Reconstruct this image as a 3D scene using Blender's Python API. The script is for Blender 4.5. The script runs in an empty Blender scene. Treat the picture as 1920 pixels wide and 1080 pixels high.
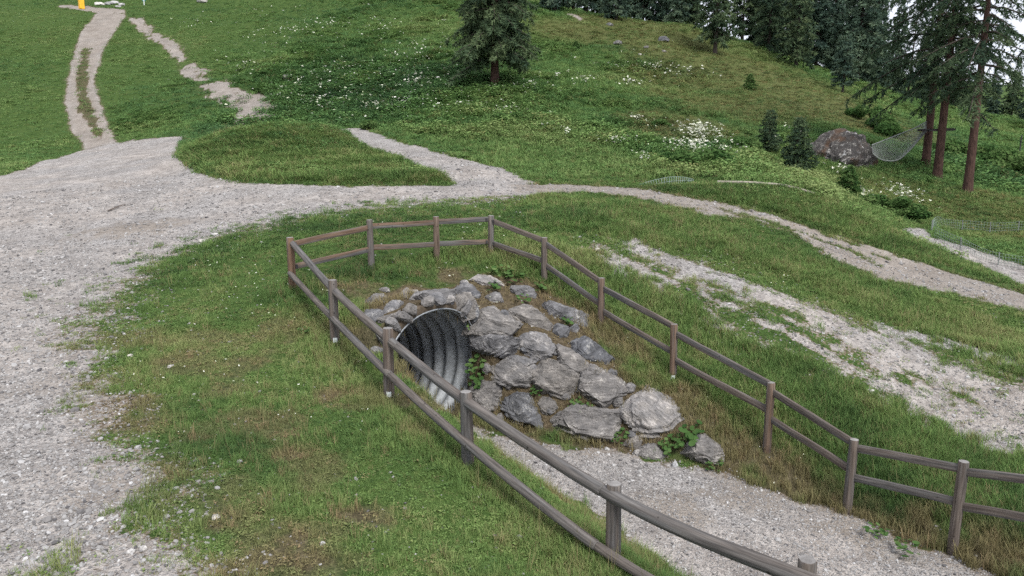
import bpy, math, random
import numpy as np
from mathutils import Vector, Matrix

# ------------------------------------------------------------------ camera
SC = bpy.context.scene
COL = SC.collection
F_PX = 1400.0                      # focal length in pixels of the 1920 wide photograph
PITCH = math.radians(11.0)
CAM_Z = 4.0
cam_d = bpy.data.cameras.new('camera'); cam = bpy.data.objects.new('camera', cam_d); COL.objects.link(cam)
cam_d.sensor_width = 36.0; cam_d.lens = 36.0 * F_PX / 1920.0
cam_d.clip_start = 0.1; cam_d.clip_end = 3000.0
cam.location = (0, 0, CAM_Z); cam.rotation_euler = (math.pi / 2 - PITCH, 0, 0)
SC.camera = cam

# ------------------------------------------------------------------ sky, sun, exposure
SUN_EL, SUN_AZ = math.radians(50), math.radians(155)      # azimuth from +Y towards +X
world = bpy.data.worlds.new('World'); SC.world = world; world.use_nodes = True
wn, wl = world.node_tree.nodes, world.node_tree.links
wn.clear()
w_out = wn.new('ShaderNodeOutputWorld'); w_bg = wn.new('ShaderNodeBackground')
sky = wn.new('ShaderNodeTexSky'); sky.sky_type = 'NISHITA'; sky.sun_disc = False
sky.sun_elevation = SUN_EL; sky.sun_rotation = SUN_AZ
sky.air_density = 1.0; sky.dust_density = 4.0; sky.ozone_density = 1.0; sky.altitude = 1800
# a thin even layer of cloud: the clear sky mixed with flat pale cloud, broken by soft noise
w_tc = wn.new('ShaderNodeTexCoord'); w_ns = wn.new('ShaderNodeTexNoise')
w_ns.inputs['Scale'].default_value = 2.2; w_ns.inputs['Detail'].default_value = 5.0
w_rmp = wn.new('ShaderNodeMapRange')
w_rmp.inputs['From Min'].default_value = 0.3; w_rmp.inputs['From Max'].default_value = 0.7
w_rmp.inputs['To Min'].default_value = 0.78; w_rmp.inputs['To Max'].default_value = 0.95
w_mix = wn.new('ShaderNodeMix'); w_mix.data_type = 'RGBA'
w_mix.inputs['B'].default_value = (7.3, 7.5, 8.3, 1)
wl.new(w_tc.outputs['Generated'], w_ns.inputs['Vector'])
wl.new(w_ns.outputs['Fac'], w_rmp.inputs['Value'])
wl.new(w_rmp.outputs['Result'], w_mix.inputs['Factor'])
wl.new(sky.outputs['Color'], w_mix.inputs['A'])
wl.new(w_mix.outputs['Result'], w_bg.inputs['Color'])
w_bg.inputs['Strength'].default_value = 0.072
wl.new(w_bg.outputs['Background'], w_out.inputs['Surface'])
sun_d = bpy.data.lights.new('sun', 'SUN'); sun = bpy.data.objects.new('sun', sun_d); COL.objects.link(sun)
sun_d.energy = 1.8; sun_d.angle = math.radians(22); sun_d.color = (1.0, 0.96, 0.9)
sv = Vector((math.sin(SUN_AZ) * math.cos(SUN_EL), math.cos(SUN_AZ) * math.cos(SUN_EL), math.sin(SUN_EL)))
sun.rotation_euler = sv.to_track_quat('Z', 'Y').to_euler()
SC.view_settings.view_transform = 'Standard'; SC.view_settings.look = 'None'
SC.view_settings.exposure = 1.12; SC.view_settings.gamma = 1.0
SC.view_settings.use_curve_mapping = False
SC.render.engine = 'CYCLES'
SC.cycles.max_bounces = 4; SC.cycles.diffuse_bounces = 2; SC.cycles.glossy_bounces = 2
SC.cycles.transmission_bounces = 3; SC.cycles.transparent_max_bounces = 8
SC.cycles.use_denoising = False; SC.cycles.use_adaptive_sampling = True; SC.cycles.adaptive_threshold = 0.03

# ------------------------------------------------------------------ small helpers
RNG = np.random.default_rng(7)
random.seed(7)

def tag(o, label=None, cat=None, group=None, kind=None):
    if label: o['label'] = label
    if cat: o['category'] = cat
    if group: o['group'] = group
    if kind: o['kind'] = kind
    return o

def mesh_obj(name, verts, faces, mat, parent=None, smooth=False, loc=None):
    me = bpy.data.meshes.new(name)
    if isinstance(verts, np.ndarray): verts = verts.tolist()
    if isinstance(faces, np.ndarray): faces = faces.tolist()
    me.from_pydata(verts, [], faces); me.update()
    if mat: me.materials.append(mat)
    if smooth: me.polygons.foreach_set('use_smooth', [True] * len(me.polygons))
    o = bpy.data.objects.new(name, me); COL.objects.link(o)
    if loc is not None: o.location = loc
    if parent is not None: o.parent = parent
    return o

def empty(name, loc):
    o = bpy.data.objects.new(name, None); COL.objects.link(o); o.location = loc
    o.empty_display_size = 0.2
    return o

def ray(u, v):
    """direction whose camera-forward depth is 1 through a pixel of the photograph"""
    a, b = (u - 960.0) / F_PX, (v - 540.0) / F_PX
    return np.array([a, math.cos(PITCH) - b * math.sin(PITCH), -math.sin(PITCH) - b * math.cos(PITCH)])

def at(u, v, d):
    return np.array([0, 0, CAM_Z]) + d * ray(u, v)

def project(p):
    q = np.asarray(p, float) - np.array([0, 0, CAM_Z])
    d = q[1] * math.cos(PITCH) - q[2] * math.sin(PITCH)
    up = q[1] * math.sin(PITCH) + q[2] * math.cos(PITCH)
    return 960 + F_PX * q[0] / d, 540 - F_PX * up / d, d

def sstep(a, b, x):
    t = np.clip((x - a) / (b - a), 0, 1)
    return t * t * (3 - 2 * t)

def _hash(i, j, seed):
    h = (i.astype(np.int64) * 374761393 + j.astype(np.int64) * 668265263 + seed * 1442695041) & 0x7fffffff
    h = ((h ^ (h >> 13)) * 1274126177) & 0x7fffffff
    return ((h ^ (h >> 16)) & 0xffff) / 65535.0

def vnoise(x, y, seed=0):
    xi, yi = np.floor(x), np.floor(y); fx, fy = x - xi, y - yi
    fx = fx * fx * (3 - 2 * fx); fy = fy * fy * (3 - 2 * fy)
    a, b = _hash(xi, yi, seed), _hash(xi + 1, yi, seed)
    c, d = _hash(xi, yi + 1, seed), _hash(xi + 1, yi + 1, seed)
    return (a + (b - a) * fx) * (1 - fy) + (c + (d - c) * fx) * fy

def fbm(x, y, seed=0, oct=4):
    s, a, t = 0, 1.0, 0
    for k in range(oct):
        s = s + a * vnoise(x * 2 ** k + 17.3 * k, y * 2 ** k - 9.1 * k, seed + k); t += a; a *= 0.55
    return s / t

def poly_sd(x, y, P):
    """signed distance (negative inside) to polygon, index of the nearest edge and position along it"""
    P = np.asarray(P, float); n = len(P)
    best = np.full(x.shape, 1e18); bi = np.zeros(x.shape, int); bt = np.zeros(x.shape)
    inside = np.zeros(x.shape, bool)
    for i in range(n):
        a, b = P[i], P[(i + 1) % n]; e = b - a
        t = np.clip(((x - a[0]) * e[0] + (y - a[1]) * e[1]) / (e @ e + 1e-12), 0, 1)
        d2 = (x - a[0] - t * e[0]) ** 2 + (y - a[1] - t * e[1]) ** 2
        m = d2 < best
        best = np.where(m, d2, best); bi = np.where(m, i, bi); bt = np.where(m, t, bt)
        c = ((a[1] > y) != (b[1] > y))
        with np.errstate(divide='ignore', invalid='ignore'):
            xx = e[0] * (y - a[1]) / (e[1] if e[1] != 0 else 1e-12) + a[0]
        inside ^= c & (x < xx)
    d = np.sqrt(best)
    return np.where(inside, -d, d), bi, bt

def line_dist(x, y, L):
    best = np.full(x.shape, 1e18)
    for a, b in zip(L[:-1], L[1:]):
        a = np.asarray(a, float); e = np.asarray(b, float) - a
        t = np.clip(((x - a[0]) * e[0] + (y - a[1]) * e[1]) / (e @ e + 1e-12), 0, 1)
        best = np.minimum(best, (x - a[0] - t * e[0]) ** 2 + (y - a[1] - t * e[1]) ** 2)
    return np.sqrt(best)
# ------------------------------------------------------------------ the lie of the land
# survey points: picture position and distance from the camera
POSTS_L = [('A', 549, 545, 445, 14.5), ('K', 629, 648, 525, 12.3), ('L', 729, 748, 615, 10.5),
           ('M', 878, 880, 735, 9.0), ('N', 1150, 1055, 906, 7.4)]
POSTS_R = [('B', 697, 507, 412, 15.5), ('C', 819, 487, 406, 16.2), ('D', 920, 476, 404, 16.5),
           ('E', 1021, 527, 445, 15.8), ('F', 1127, 612, 521, 14.8), ('G', 1262, 713, 608, 13.5),
           ('H', 1439, 820, 717, 12.2), ('I', 1590, 932, 823, 11.0), ('J', 1790, 992, 865, 10.0)]
SURVEY = [(p[1], p[2], p[4]) for p in POSTS_L + POSTS_R] + [
    (0, 1080, 6.3), (300, 1080, 6.3), (600, 1080, 6.4), (850, 1080, 6.7), (1000, 1080, 7.0), (-300, 1080, 6.2),
    (0, 850, 8.5), (300, 850, 8.5), (600, 850, 8.7), (0, 700, 11), (300, 700, 11), (550, 720, 10.8), (-300, 800, 9.1),
    (0, 550, 15), (300, 550, 15), (0, 450, 20), (300, 450, 19.5), (520, 430, 19.0), (0, 380, 26), (300, 380, 24.5),
    (-300, 450, 20), (-300, 330, 34),
    (700, 380, 22.5), (1000, 380, 22), (600, 346, 25.5), (900, 347, 25), (450, 341, 27),
    (0, 330, 36), (80, 303, 40), (170, 276, 46), (260, 262, 45), (335, 253, 44), (325, 290, 37), (360, 320, 31),
    (450, 252, 37), (560, 246, 36.5), (500, 300, 31), (700, 310, 29.5), (850, 342, 26),
    (640, 243, 41), (720, 268, 36), (800, 296, 31.5), (930, 330, 27.5),
    (0, 250, 51), (-200, 250, 50), (80, 100, 71), (20, 20, 86), (-200, 60, 80), (150, 180, 57), (140, 110, 67), (200, 30, 84),
    (300, 150, 61), (240, 235, 50), (430, 238, 46), (400, 170, 56), (300, 60, 77), (480, 205, 50), (200, 12, 92), (400, 10, 88),
    (600, 200, 50), (600, 100, 66), (600, 10, 84), (600, -30, 93), (720, -22, 91), (850, -14, 88), (940, -2, 85), (450, -20, 94), (750, 220, 44), (800, 100, 63), (770, 12, 82),
    (928, 160, 50), (1000, 230, 41), (1100, 300, 32), (1050, 28, 80), (1090, 100, 66), (1100, 200, 47),
    (1180, 38, 82), (1300, 50, 80), (1250, 120, 64), (1250, 200, 47), (1250, 300, 33), (1400, 88, 76), (1400, 170, 57),
    (1400, 250, 42), (1450, 330, 31), (1550, 140, 72), (1600, 190, 61), (1570, 240, 47), (1200, 346, 27.5), (1350, 366, 25),
    (1530, 362, 27), (1580, 342, 35), (1640, 346, 35), (1735, 312, 40), (1757, 332, 38), (1812, 357, 35.5),
    (1900, 300, 50), (1900, 360, 40), (1700, 262, 50), (1700, 215, 66), (1850, 240, 66), (2000, 250, 66),
    (1650, 400, 28), (1700, 432, 26.5), (1780, 430, 29.5), (1900, 432, 30), (1900, 500, 24.5), (1920, 530, 22.8),
    (1500, 440, 21.5), (1300, 400, 22.3), (1700, 505, 20.5), (1900, 570, 18.8), (1130, 450, 18.3), (1130, 400, 20.8),
    (1300, 520, 17), (1500, 600, 15.5), (1700, 700, 14.3), (1900, 800, 13), (1900, 650, 16.5), (1900, 920, 11.3),
    (1650, 760, 13.3), (1920, 1010, 9.6), (1920, 1080, 8.9), (1700, 1060, 9.45), (2200, 700, 13), (2200, 450, 26)]
CTRL = [at(*s) for s in SURVEY]
CTRL += [np.array([x, y, z + CAM_Z]) for x, y, z in [
    (0, 0, -3.7), (0, -12, -3.9), (-14, -2, -3.4), (14, 0, -5.3), (-30, 20, -1.9), (-60, 40, 0), (-80, 90, 16), (-60, 130, 25),
    (0, 135, 26), (12, 108, 15.5), (30, 105, 13.5), (36, 100, 9.5), (45, 100, 5), (70, 90, 1), (55, 80, 2.0), (100, 120, 2),
    (60, 40, -4.5), (60, 140, 9), (0, 300, 40), (-150, 250, 55), (150, 250, 14), (-250, 60, 20), (250, 60, -10), (0, -60, -8),
    (2.35, 5.3, -4.25), (3.6, 3.5, -4.6)]]
CTRL = np.array(CTRL)
MQ_C = 1.2
def _phi(r2): return -np.sqrt(r2 + MQ_C * MQ_C)
_n = len(CTRL)
_A = np.zeros((_n + 3, _n + 3))
_d2 = ((CTRL[:, None, :2] - CTRL[None, :, :2]) ** 2).sum(-1)
_A[:_n, :_n] = _phi(_d2) - 0.02 * np.eye(_n)
_A[:_n, _n:] = np.c_[np.ones(_n), CTRL[:, :2] * 0.01]; _A[_n:, :_n] = _A[:_n, _n:].T
_W = np.linalg.solve(_A, np.r_[CTRL[:, 2], 0, 0, 0])

def upper(x, y):
    sh = x.shape; x, y = x.ravel(), y.ravel(); out = np.empty(len(x))
    for s in range(0, len(x), 40000):
        xs, ys = x[s:s + 40000], y[s:s + 40000]
        k = _phi((xs[:, None] - CTRL[None, :, 0]) ** 2 + (ys[:, None] - CTRL[None, :, 1]) ** 2)
        out[s:s + 40000] = k @ _W[:_n] + _W[_n] + 0.01 * (xs * _W[_n + 1] + ys * _W[_n + 2])
    return out.reshape(sh)

# the sunken path that runs into the underpass
AXIS = np.array([-0.81, 0.586])                 # into the hill
SIDE = np.array([0.586, 0.81])                  # towards the far side of the mouth
MOUTH = np.array([-1.463, 12.66])
PIPE_W, PIPE_H = 1.22, 1.08
FLOOR_Z0 = CAM_Z - 4.95
PIPE_Z = FLOOR_Z0 + PIPE_H - 0.03
PIPE_FALL = 0.2                                  # the pipe slopes down into the hill
CUT = [(-1.85, 12.10, 2.4), (-0.78, 13.2, 4.5), (-0.52, 12.86, 1.9), (1.93, 12.16, 1.55), (3.55, 11.3, 0.75), (4.9, 10.4, 0.4),
       (6.5, 8.8, 0.25), (7.6, 6.0, 0.25), (4.6, 5.0, 0.8), (2.2, 7.6, 1.0), (0.85, 9.5, 1.1), (-0.45, 10.95, 1.5)]
CUT_P = np.array([c[:2] for c in CUT]); CUT_S = np.array([c[2] for c in CUT])

def floor_z(x, y):
    s = -((x - MOUTH[0]) * AXIS[0] + (y - MOUTH[1]) * AXIS[1])
    return FLOOR_Z0 - 0.06 * np.clip(s, -1, 14)

def height(x, y):
    x = np.asarray(x, float); y = np.asarray(y, float)
    z = upper(x, y)
    r = np.hypot(x, y)
    z = z + (fbm(x * 0.9, y * 0.9, 3, 4) - 0.5) * np.clip(0.05 + 0.004 * r, 0, 0.45) \
          + (fbm(x * 0.16, y * 0.16, 11, 3) - 0.5) * np.clip((r - 22) * 0.02, 0, 0.8)
    near = (x > -9) & (x < 14) & (y > -1) & (y < 20)
    if near.any():
        xs, ys, zs = x[near], y[near], z[near]
        sd, bi, bt = poly_sd(xs, ys, CUT_P)
        sl = CUT_S[bi] * (1 - bt) + CUT_S[(bi + 1) % len(CUT_S)] * bt
        sl = np.where(bi == 0, 5.0, sl)
        D = np.maximum(sd, 0)
        rough = (fbm(xs * 2.2, ys * 2.2, 21, 3) - 0.5) * 0.25 * np.clip(D, 0, 1)
        zc = floor_z(xs, ys) + sl * D + rough * sl
        k = 9.0
        m = np.minimum(zs, zc)
        zs2 = m - np.log(np.exp(-k * np.clip(zs - m, 0, 5)) + np.exp(-k * np.clip(zc - m, 0, 5))) / k
        zs2 = np.where(sd > 5, zs, zs2)
        # earth over the pipe
        si = (xs - MOUTH[0]) * AXIS[0] + (ys - MOUTH[1]) * AXIS[1]
        la = (xs - MOUTH[0]) * SIDE[0] + (ys - MOUTH[1]) * SIDE[1]
        cov = PIPE_Z - PIPE_FALL * np.clip(si, 0, 9) + PIPE_H * np.clip(1 - (np.abs(la) / (PIPE_W + 0.3)) ** 4, 0, 1) + 0.14 + 0.1 * np.clip(si, 0, 1)
        w = sstep(-0.15, 0.04, si) * (1 - sstep(PIPE_W + 0.1, PIPE_W + 0.3, np.abs(la))) * (si < 9)
        zs2 = np.maximum(zs2, zs2 + (cov - zs2) * w)
        # shoulder of turf that hides the near side of the mouth
        bx, by = MOUTH - SIDE * 1.5 - AXIS * 0.30
        zb = FLOOR_Z0 + 1.75 - 1.9 * np.clip(np.hypot((xs - bx), (ys - by)) - 0.22, 0, 9)
        zs2 = np.where(si < -0.16, np.maximum(zs2, np.minimum(zb, zs + 0.12)), zs2)
        z = z.copy(); z[near] = zs2
    return z

def hit(u, v, dmin=4.0, dmax=220.0):
    """where the line of sight through a pixel first meets the land"""
    dd = np.geomspace(dmin, dmax, 700); R = ray(u, v)
    P = np.array([0, 0, CAM_Z])[None] + dd[:, None] * R[None]
    below = P[:, 2] < height(P[:, 0], P[:, 1])
    if not below.any(): return at(u, v, dmax)
    i = int(np.argmax(below))
    if i == 0: return P[0]
    dd = np.linspace(dd[i - 1], dd[i], 40)
    P = np.array([0, 0, CAM_Z])[None] + dd[:, None] * R[None]
    i = int(np.argmax(P[:, 2] < height(P[:, 0], P[:, 1])))
    return P[i]

def hits(px, step=30, dmin=4.0):
    """pixel outline -> world outline on the land"""
    out = []
    for k in range(len(px)):
        a, b = np.array(px[k], float), np.array(px[(k + 1) % len(px)], float)
        m = max(1, int(np.hypot(*(b - a)) / step))
        for j in range(m):
            q = a + (b - a) * j / m
            out.append(hit(q[0], q[1], dmin)[:2])
    return np.array(out)

# outlines of everything that is gravel or bare earth: (name, outline, edge softness, raggedness)
def wide(L, w): return L
GR_ROAD = hits([(-260, 1080), (285, 1080), (240, 950), (195, 870), (125, 765), (150, 690), (228, 600), (240, 540), (330, 485), (430, 445),
                (560, 412), (700, 394), (900, 382), (1012, 366), (1005, 350), (860, 348), (640, 349), (430, 341), (355, 317),
                (328, 290), (345, 255), (215, 267), (160, 280), (70, 306), (0, 330), (-300, 385)], 40)
GR_ROAD = np.vstack([[GR_ROAD[0] + [-6, -4]], GR_ROAD, [GR_ROAD[-1] + [-8, -3]]])
GR_TRACK = hits([(160, 282), (218, 266), (192, 212), (178, 150), (190, 100), (212, 62), (238, 28), (186, 23), (150, 62), (132, 128), (122, 190), (136, 240)], 25)
GR_STRIP = hits([(183, 262), (199, 262), (177, 212), (164, 150), (172, 90), (154, 88), (140, 150), (145, 205)], 25)
GR_ERODE1 = hits([(232, 30), (262, 36), (330, 85), (348, 112), (392, 132), (386, 150), (346, 146), (332, 108), (272, 66)], 25)
GR_ERODE2 = hits([(370, 164), (412, 150), (452, 172), (515, 188), (524, 222), (432, 240), (446, 210), (400, 186)], 25)
GR_BRANCH = hits([(618, 242), (680, 240), (740, 263), (830, 288), (930, 314), (1002, 342), (985, 352), (850, 350), (832, 327), (760, 301), (700, 281), (660, 257)], 25)
GR_UP = hits([(960, 346), (1080, 346), (1200, 354), (1300, 372), (1450, 398), (1550, 437), (1700, 486), (1920, 553), (2100, 610), (2100, 640), (1920, 582), (1800, 552),
              (1650, 520), (1560, 482), (1480, 432), (1400, 413), (1310, 406), (1298, 392), (1180, 368), (1090, 361), (970, 362)], 40)
GR_BAND = hits([(1110, 440), (1200, 438), (1270, 468), (1400, 518), (1560, 577), (1750, 652), (1920, 722), (2150, 820), (2150, 985), (1920, 872), (1850, 842), (1750, 806),
                (1650, 756), (1560, 706), (1450, 654), (1330, 602), (1230, 542), (1130, 490)], 40)
_a, _b = hit(1165, 465), hit(1920, 790)
BAND_DIR = (_b - _a)[:2] / np.linalg.norm((_b - _a)[:2])
GR_THIN = hits([(1640, 604), (1780, 640), (1930, 684), (1930, 694), (1770, 652), (1640, 612)], 40)
GR_FAR = hits([(1690, 430), (1735, 429), (1745, 446), (1800, 458), (1920, 498), (2050, 545), (2050, 590), (1920, 537), (1850, 503), (1780, 474), (1712, 446)], 30)
GR_TOP = hits([(105, 9), (160, 11), (230, 18), (236, 26), (190, 24), (110, 13)], 25)
GR_SAND = hits([(1062, 25), (1072, 26), (1092, 35), (1088, 38)], 25)
GRAVEL = [('gravel_road', GR_ROAD, 0.75, 1.1), ('dirt_track', GR_TRACK, 0.2, 0.35), ('eroded_path', GR_ERODE1, 0.25, 1.2),
          ('eroded_path', GR_ERODE2, 0.25, 1.6), ('gravel_path', GR_BRANCH, 0.15, 0.5), ('dirt_track', GR_UP, 0.3, 0.7),
          ('gravel_strip', GR_BAND, 1.3, 1.0), ('gravel_strip', GR_THIN, 0.2, 0.6), ('gravel_path', GR_FAR, 0.12, 0.3),
          ('dirt_track', GR_TOP, 0.2, 0.5), ('dirt_track', GR_SAND, 0.2, 0.3), ('underpass_path', CUT_P, 0.35, 0.7)]
# dried-out patches: picture position, radius in metres
DRY = [(1390, 860, .5), (1440, 895, .55), (1500, 920, .5), (1260, 765, .45), (1290, 790, .4), (1150, 640, .45), (1190, 660, .35), (1120, 610, .3),
       (700, 545, .45), (760, 545, .35), (850, 520, .4), (640, 535, .4), (780, 755, .3), (660, 965, .22), (550, 1005, .28),
       (450, 965, .25), (400, 985, .2), (550, 855, .18), (370, 820, .2), (620, 740, .25), (1250, 960, .5), (1100, 840, .5), (960, 800, .5),
       (1000, 830, .5), (1700, 1010, .5), (1600, 985, .5), (1850, 1050, .5), (1400, 930, .5), (250, 430, .9), (320, 680, .25), (500, 1050, .3),
       (580, 1060, .3), (1080, 590, .3), (230, 800, .4), (200, 770, .4)]
DRY = [(hit(u, v)[:2], r) for u, v, r in DRY]
BROWN = [(hit(u, v)[:2], r) for u, v, r in [(1240, 75, 7), (1330, 110, 8), (1420, 140, 9), (1500, 180, 8), (1560, 210, 7), (1180, 45, 7), (1300, 150, 6),
         (1250, 225, 3.0), (1300, 240, 3.0), (1380, 200, 6), (1080, 60, 5), (1830, 400, 3), (1880, 385, 3), (1250, 255, 2), (1700, 370, 3), (1860, 440, 2.2)]]
LUSH = [(hit(u, v)[:2], r) for u, v, r in [(600, 200, 9), (700, 150, 8), (1240, 140, 5), (900, 220, 6), (500, 130, 10), (350, 190, 6), (1250, 270, 5),
        (1330, 300, 4), (850, 190, 7), (1850, 330, 5), (1180, 240, 4)]]
WALL_OUT = hits([(690, 560), (760, 535), (830, 545), (905, 515), (1000, 530), (1095, 590), (1150, 690), (1170, 720), (1270, 740), (1285, 820), (1200, 860), (1040, 810), (930, 790), (890, 760), (890, 660), (850, 585), (790, 572), (740, 605), (690, 615)], 30)
FENCE_L = [at(p[1], p[2], p[4])[:2] for p in POSTS_L] + [np.array([2.35, 5.3]), np.array([3.3, 4.0])]
FENCE_R = [at(549, 545, 14.5)[:2]] + [at(p[1], p[2], p[4])[:2] for p in POSTS_R] + [at(2010, 1020, 8.9)[:2]]

def masks(x, y):
    """gravel, dry, brown, tall, lush (0..1) at points of the land"""
    x = np.asarray(x, float); y = np.asarray(y, float)
    g = np.zeros(x.shape); earthy = np.zeros(x.shape)
    n1 = fbm(x * 0.8, y * 0.8, 31, 4) - 0.5; n2 = fbm(x * 3.1, y * 3.1, 37, 4) - 0.5
    for name, P, soft, rag in GRAVEL:
        lo, hi = P.min(0) - 3, P.max(0) + 3
        m = (x > lo[0]) & (x < hi[0]) & (y > lo[1]) & (y < hi[1])
        if not m.any(): continue
        sd, bi, bt = poly_sd(x[m], y[m], P)
        far = np.clip(np.hypot(x[m], y[m]) / 25.0, 0.6, 2.0)
        if name == 'gravel_road': soft = np.where(y[m] < 11.5, 1.5, np.where(y[m] < 23, 2.9, 0.22)); sd = sd + np.where(y[m] < 11.5, -0.25, np.where(y[m] < 23, 0.25, 0.0))
        if name == 'gravel_strip': sd = sd - 0.2
        if name == 'underpass_path': sd = sd + 0.32
        if name == 'gravel_road': rag = np.where(y[m] < 23, rag, 0.4)
        q = sd + (n1[m] * 1.1 + n2[m] * 0.9) * rag
        val = 1 - sstep(-soft * far, soft * far, q)
        if name in ('gravel_strip', 'dirt_track'):       # streaks drawn out along the fall of the slope
            al = x[m] * BAND_DIR[0] + y[m] * BAND_DIR[1]; ac = -x[m] * BAND_DIR[1] + y[m] * BAND_DIR[0]
            stx = fbm(al * 0.30, ac * 2.6, 41, 4) - 0.5
            if name == 'gravel_strip': val = val * (0.76 - 0.5 * sstep(-0.02, 0.16, stx + 0.35 * n2[m]))
            elif P is GR_UP: val = val * (1 - 0.8 * sstep(0.06, 0.15, stx + 0.2 * n2[m]) * sstep(5, 8, x[m]))
        if name in ('eroded_path',):      # sparse grass inside
            val = val * (0.9 - 0.5 * sstep(-0.05, 0.25, n2[m] + 0.6 * n1[m]))
        g[m] = np.maximum(g[m], val)
        if name in ('dirt_track', 'eroded_path'): earthy[m] = np.maximum(earthy[m], 0.75 * val)
    # grassy median of the left track, grassy lines in the right track
    sd, _, _ = poly_sd(x, y, GR_STRIP)
    g = g * (1 - 0.85 * (1 - sstep(-0.25, 0.2, sd + n2 * 0.9)))
    for L in ([(1320, 383), (1450, 420), (1560, 468), (1700, 520), (1920, 575)],):
        pass
    d = earthy.copy()
    for c, r in DRY:
        q = np.hypot((x - c[0]) * 0.8, y - c[1]) / r + n2 * 2.6 + n1 * 0.8
        d = np.maximum(d, 0.85 * (1 - sstep(0.2, 1.5, q)))
    rr2 = np.hypot(x, y)
    lx = np.interp(y, [4, 5.3, 6.75, 8.4, 10, 12, 14.2], [3.3, 2.35, 1.0, -0.5, -1.7, -2.9, -4.2])
    d = np.maximum(d, 0.5 * sstep(0.54, 0.70, fbm(x * 1.0, y * 1.0, 131, 4)) * (1 - sstep(13, 17, rr2)) * (x < lx))
    b = np.zeros(x.shape)
    for c, r in BROWN:
        q = np.hypot(x - c[0], y - c[1]) / r + n1 * 0.9
        b = np.maximum(b, 1 - sstep(0.5, 1.3, q))
    l = np.zeros(x.shape)
    for c, r in LUSH:
        q = np.hypot(x - c[0], y - c[1]) / r + n1 * 0.9
        l = np.maximum(l, 1 - sstep(0.5, 1.3, q))
    dl = line_dist(x, y, FENCE_L); dr = line_dist(x, y, FENCE_R)
    near = (x > -4) & (x < 7) & (y > 7) & (y < 16)
    if near.any():
        near[near] = poly_sd(x[near], y[near], CUT_P)[0] < 2.4
    if near.any():                                        # bare earth where the bank is too steep for turf
        xs, ys = x[near], y[near]; e = 0.12
        gx = (height(xs + e, ys) - height(xs - e, ys)) / (2 * e); gy = (height(xs, ys + e) - height(xs, ys - e)) / (2 * e)
        d[near] = np.maximum(d[near], 0.8 * sstep(0.75, 1.3, np.hypot(gx, gy) + n2[near] * 0.6))
    sdw, _, _ = poly_sd(x, y, WALL_OUT)
    d = np.maximum(d, 0.95 * (1 - sstep(-0.05, 0.12, sdw + n2 * 0.3)))
    t = (1 - sstep(0.1, 0.75, dl + n1 * 0.5)) * 0.6
    t = np.maximum(t, 1 - sstep(0.1, 0.9, dr + n1 * 0.5))
    return g, d, b, t, l
# ------------------------------------------------------------------ ground mesh (one sheet, cut into meadow, road, paths)
def N(t, typ, **kw):
    n = t.nodes.new(typ)
    for k, v in kw.items(): setattr(n, k, v)
    return n

def new_mat(name, rough=0.9, spec=0.2):
    m = bpy.data.materials.new(name); m.use_nodes = True
    b = m.node_tree.nodes['Principled BSDF']; b.inputs['Roughness'].default_value = rough
    b.inputs['Specular IOR Level'].default_value = spec
    return m, m.node_tree, b

def attr(t, name, typ='GEOMETRY'):
    n = t.nodes.new('ShaderNodeAttribute'); n.attribute_name = name; n.attribute_type = typ
    return n.outputs['Fac']

def noise(t, vec, scale, detail=4, rough=0.55):
    n = t.nodes.new('ShaderNodeTexNoise'); n.inputs['Scale'].default_value = scale
    n.inputs['Detail'].default_value = detail; n.inputs['Roughness'].default_value = rough
    if vec is not None: t.links.new(vec, n.inputs['Vector'])
    return n.outputs['Fac']

def ramp(t, fac, stops):
    n = t.nodes.new('ShaderNodeValToRGB'); e = n.color_ramp.elements
    while len(e) < len(stops): e.new(0.5)
    for el, (p, c) in zip(e, stops):
        el.position = p; el.color = (c[0], c[1], c[2], 1)
    t.links.new(fac, n.inputs['Fac'])
    return n.outputs['Color']

def mixc(t, fac, a, b, mode='MIX'):
    n = t.nodes.new('ShaderNodeMix'); n.data_type = 'RGBA'; n.blend_type = mode
    for sock, val in (('Factor', fac), ('A', a), ('B', b)):
        if isinstance(val, (int, float)): n.inputs[sock].default_value = val
        elif isinstance(val, tuple): n.inputs[sock].default_value = (val[0], val[1], val[2], 1)
        else: t.links.new(val, n.inputs[sock])
    return n.outputs['Result']

def math_n(t, op, a, b=None, clamp=False):
    n = t.nodes.new('ShaderNodeMath'); n.operation = op; n.use_clamp = clamp
    for i, val in enumerate((a, b)):
        if val is None: continue
        if isinstance(val, (int, float)): n.inputs[i].default_value = val
        else: t.links.new(val, n.inputs[i])
    return n.outputs[0]

def maprange(t, v, a, b, c=0.0, d=1.0):
    n = t.nodes.new('ShaderNodeMapRange'); n.interpolation_type = 'SMOOTHSTEP'
    for i, q in enumerate((a, b, c, d)): n.inputs[i + 1].default_value = q
    t.links.new(v, n.inputs[0])
    return n.outputs[0]

def bump(t, bsdf, hgt, strength=0.5, dist=0.02, normal=None):
    n = t.nodes.new('ShaderNodeBump'); n.inputs['Strength'].default_value = strength; n.inputs['Distance'].default_value = dist
    t.links.new(hgt, n.inputs['Height'])
    if normal is not None: t.links.new(normal, n.inputs['Normal'])
    if bsdf is not None: t.links.new(n.outputs['Normal'], bsdf.inputs['Normal'])
    return n.outputs['Normal']

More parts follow.
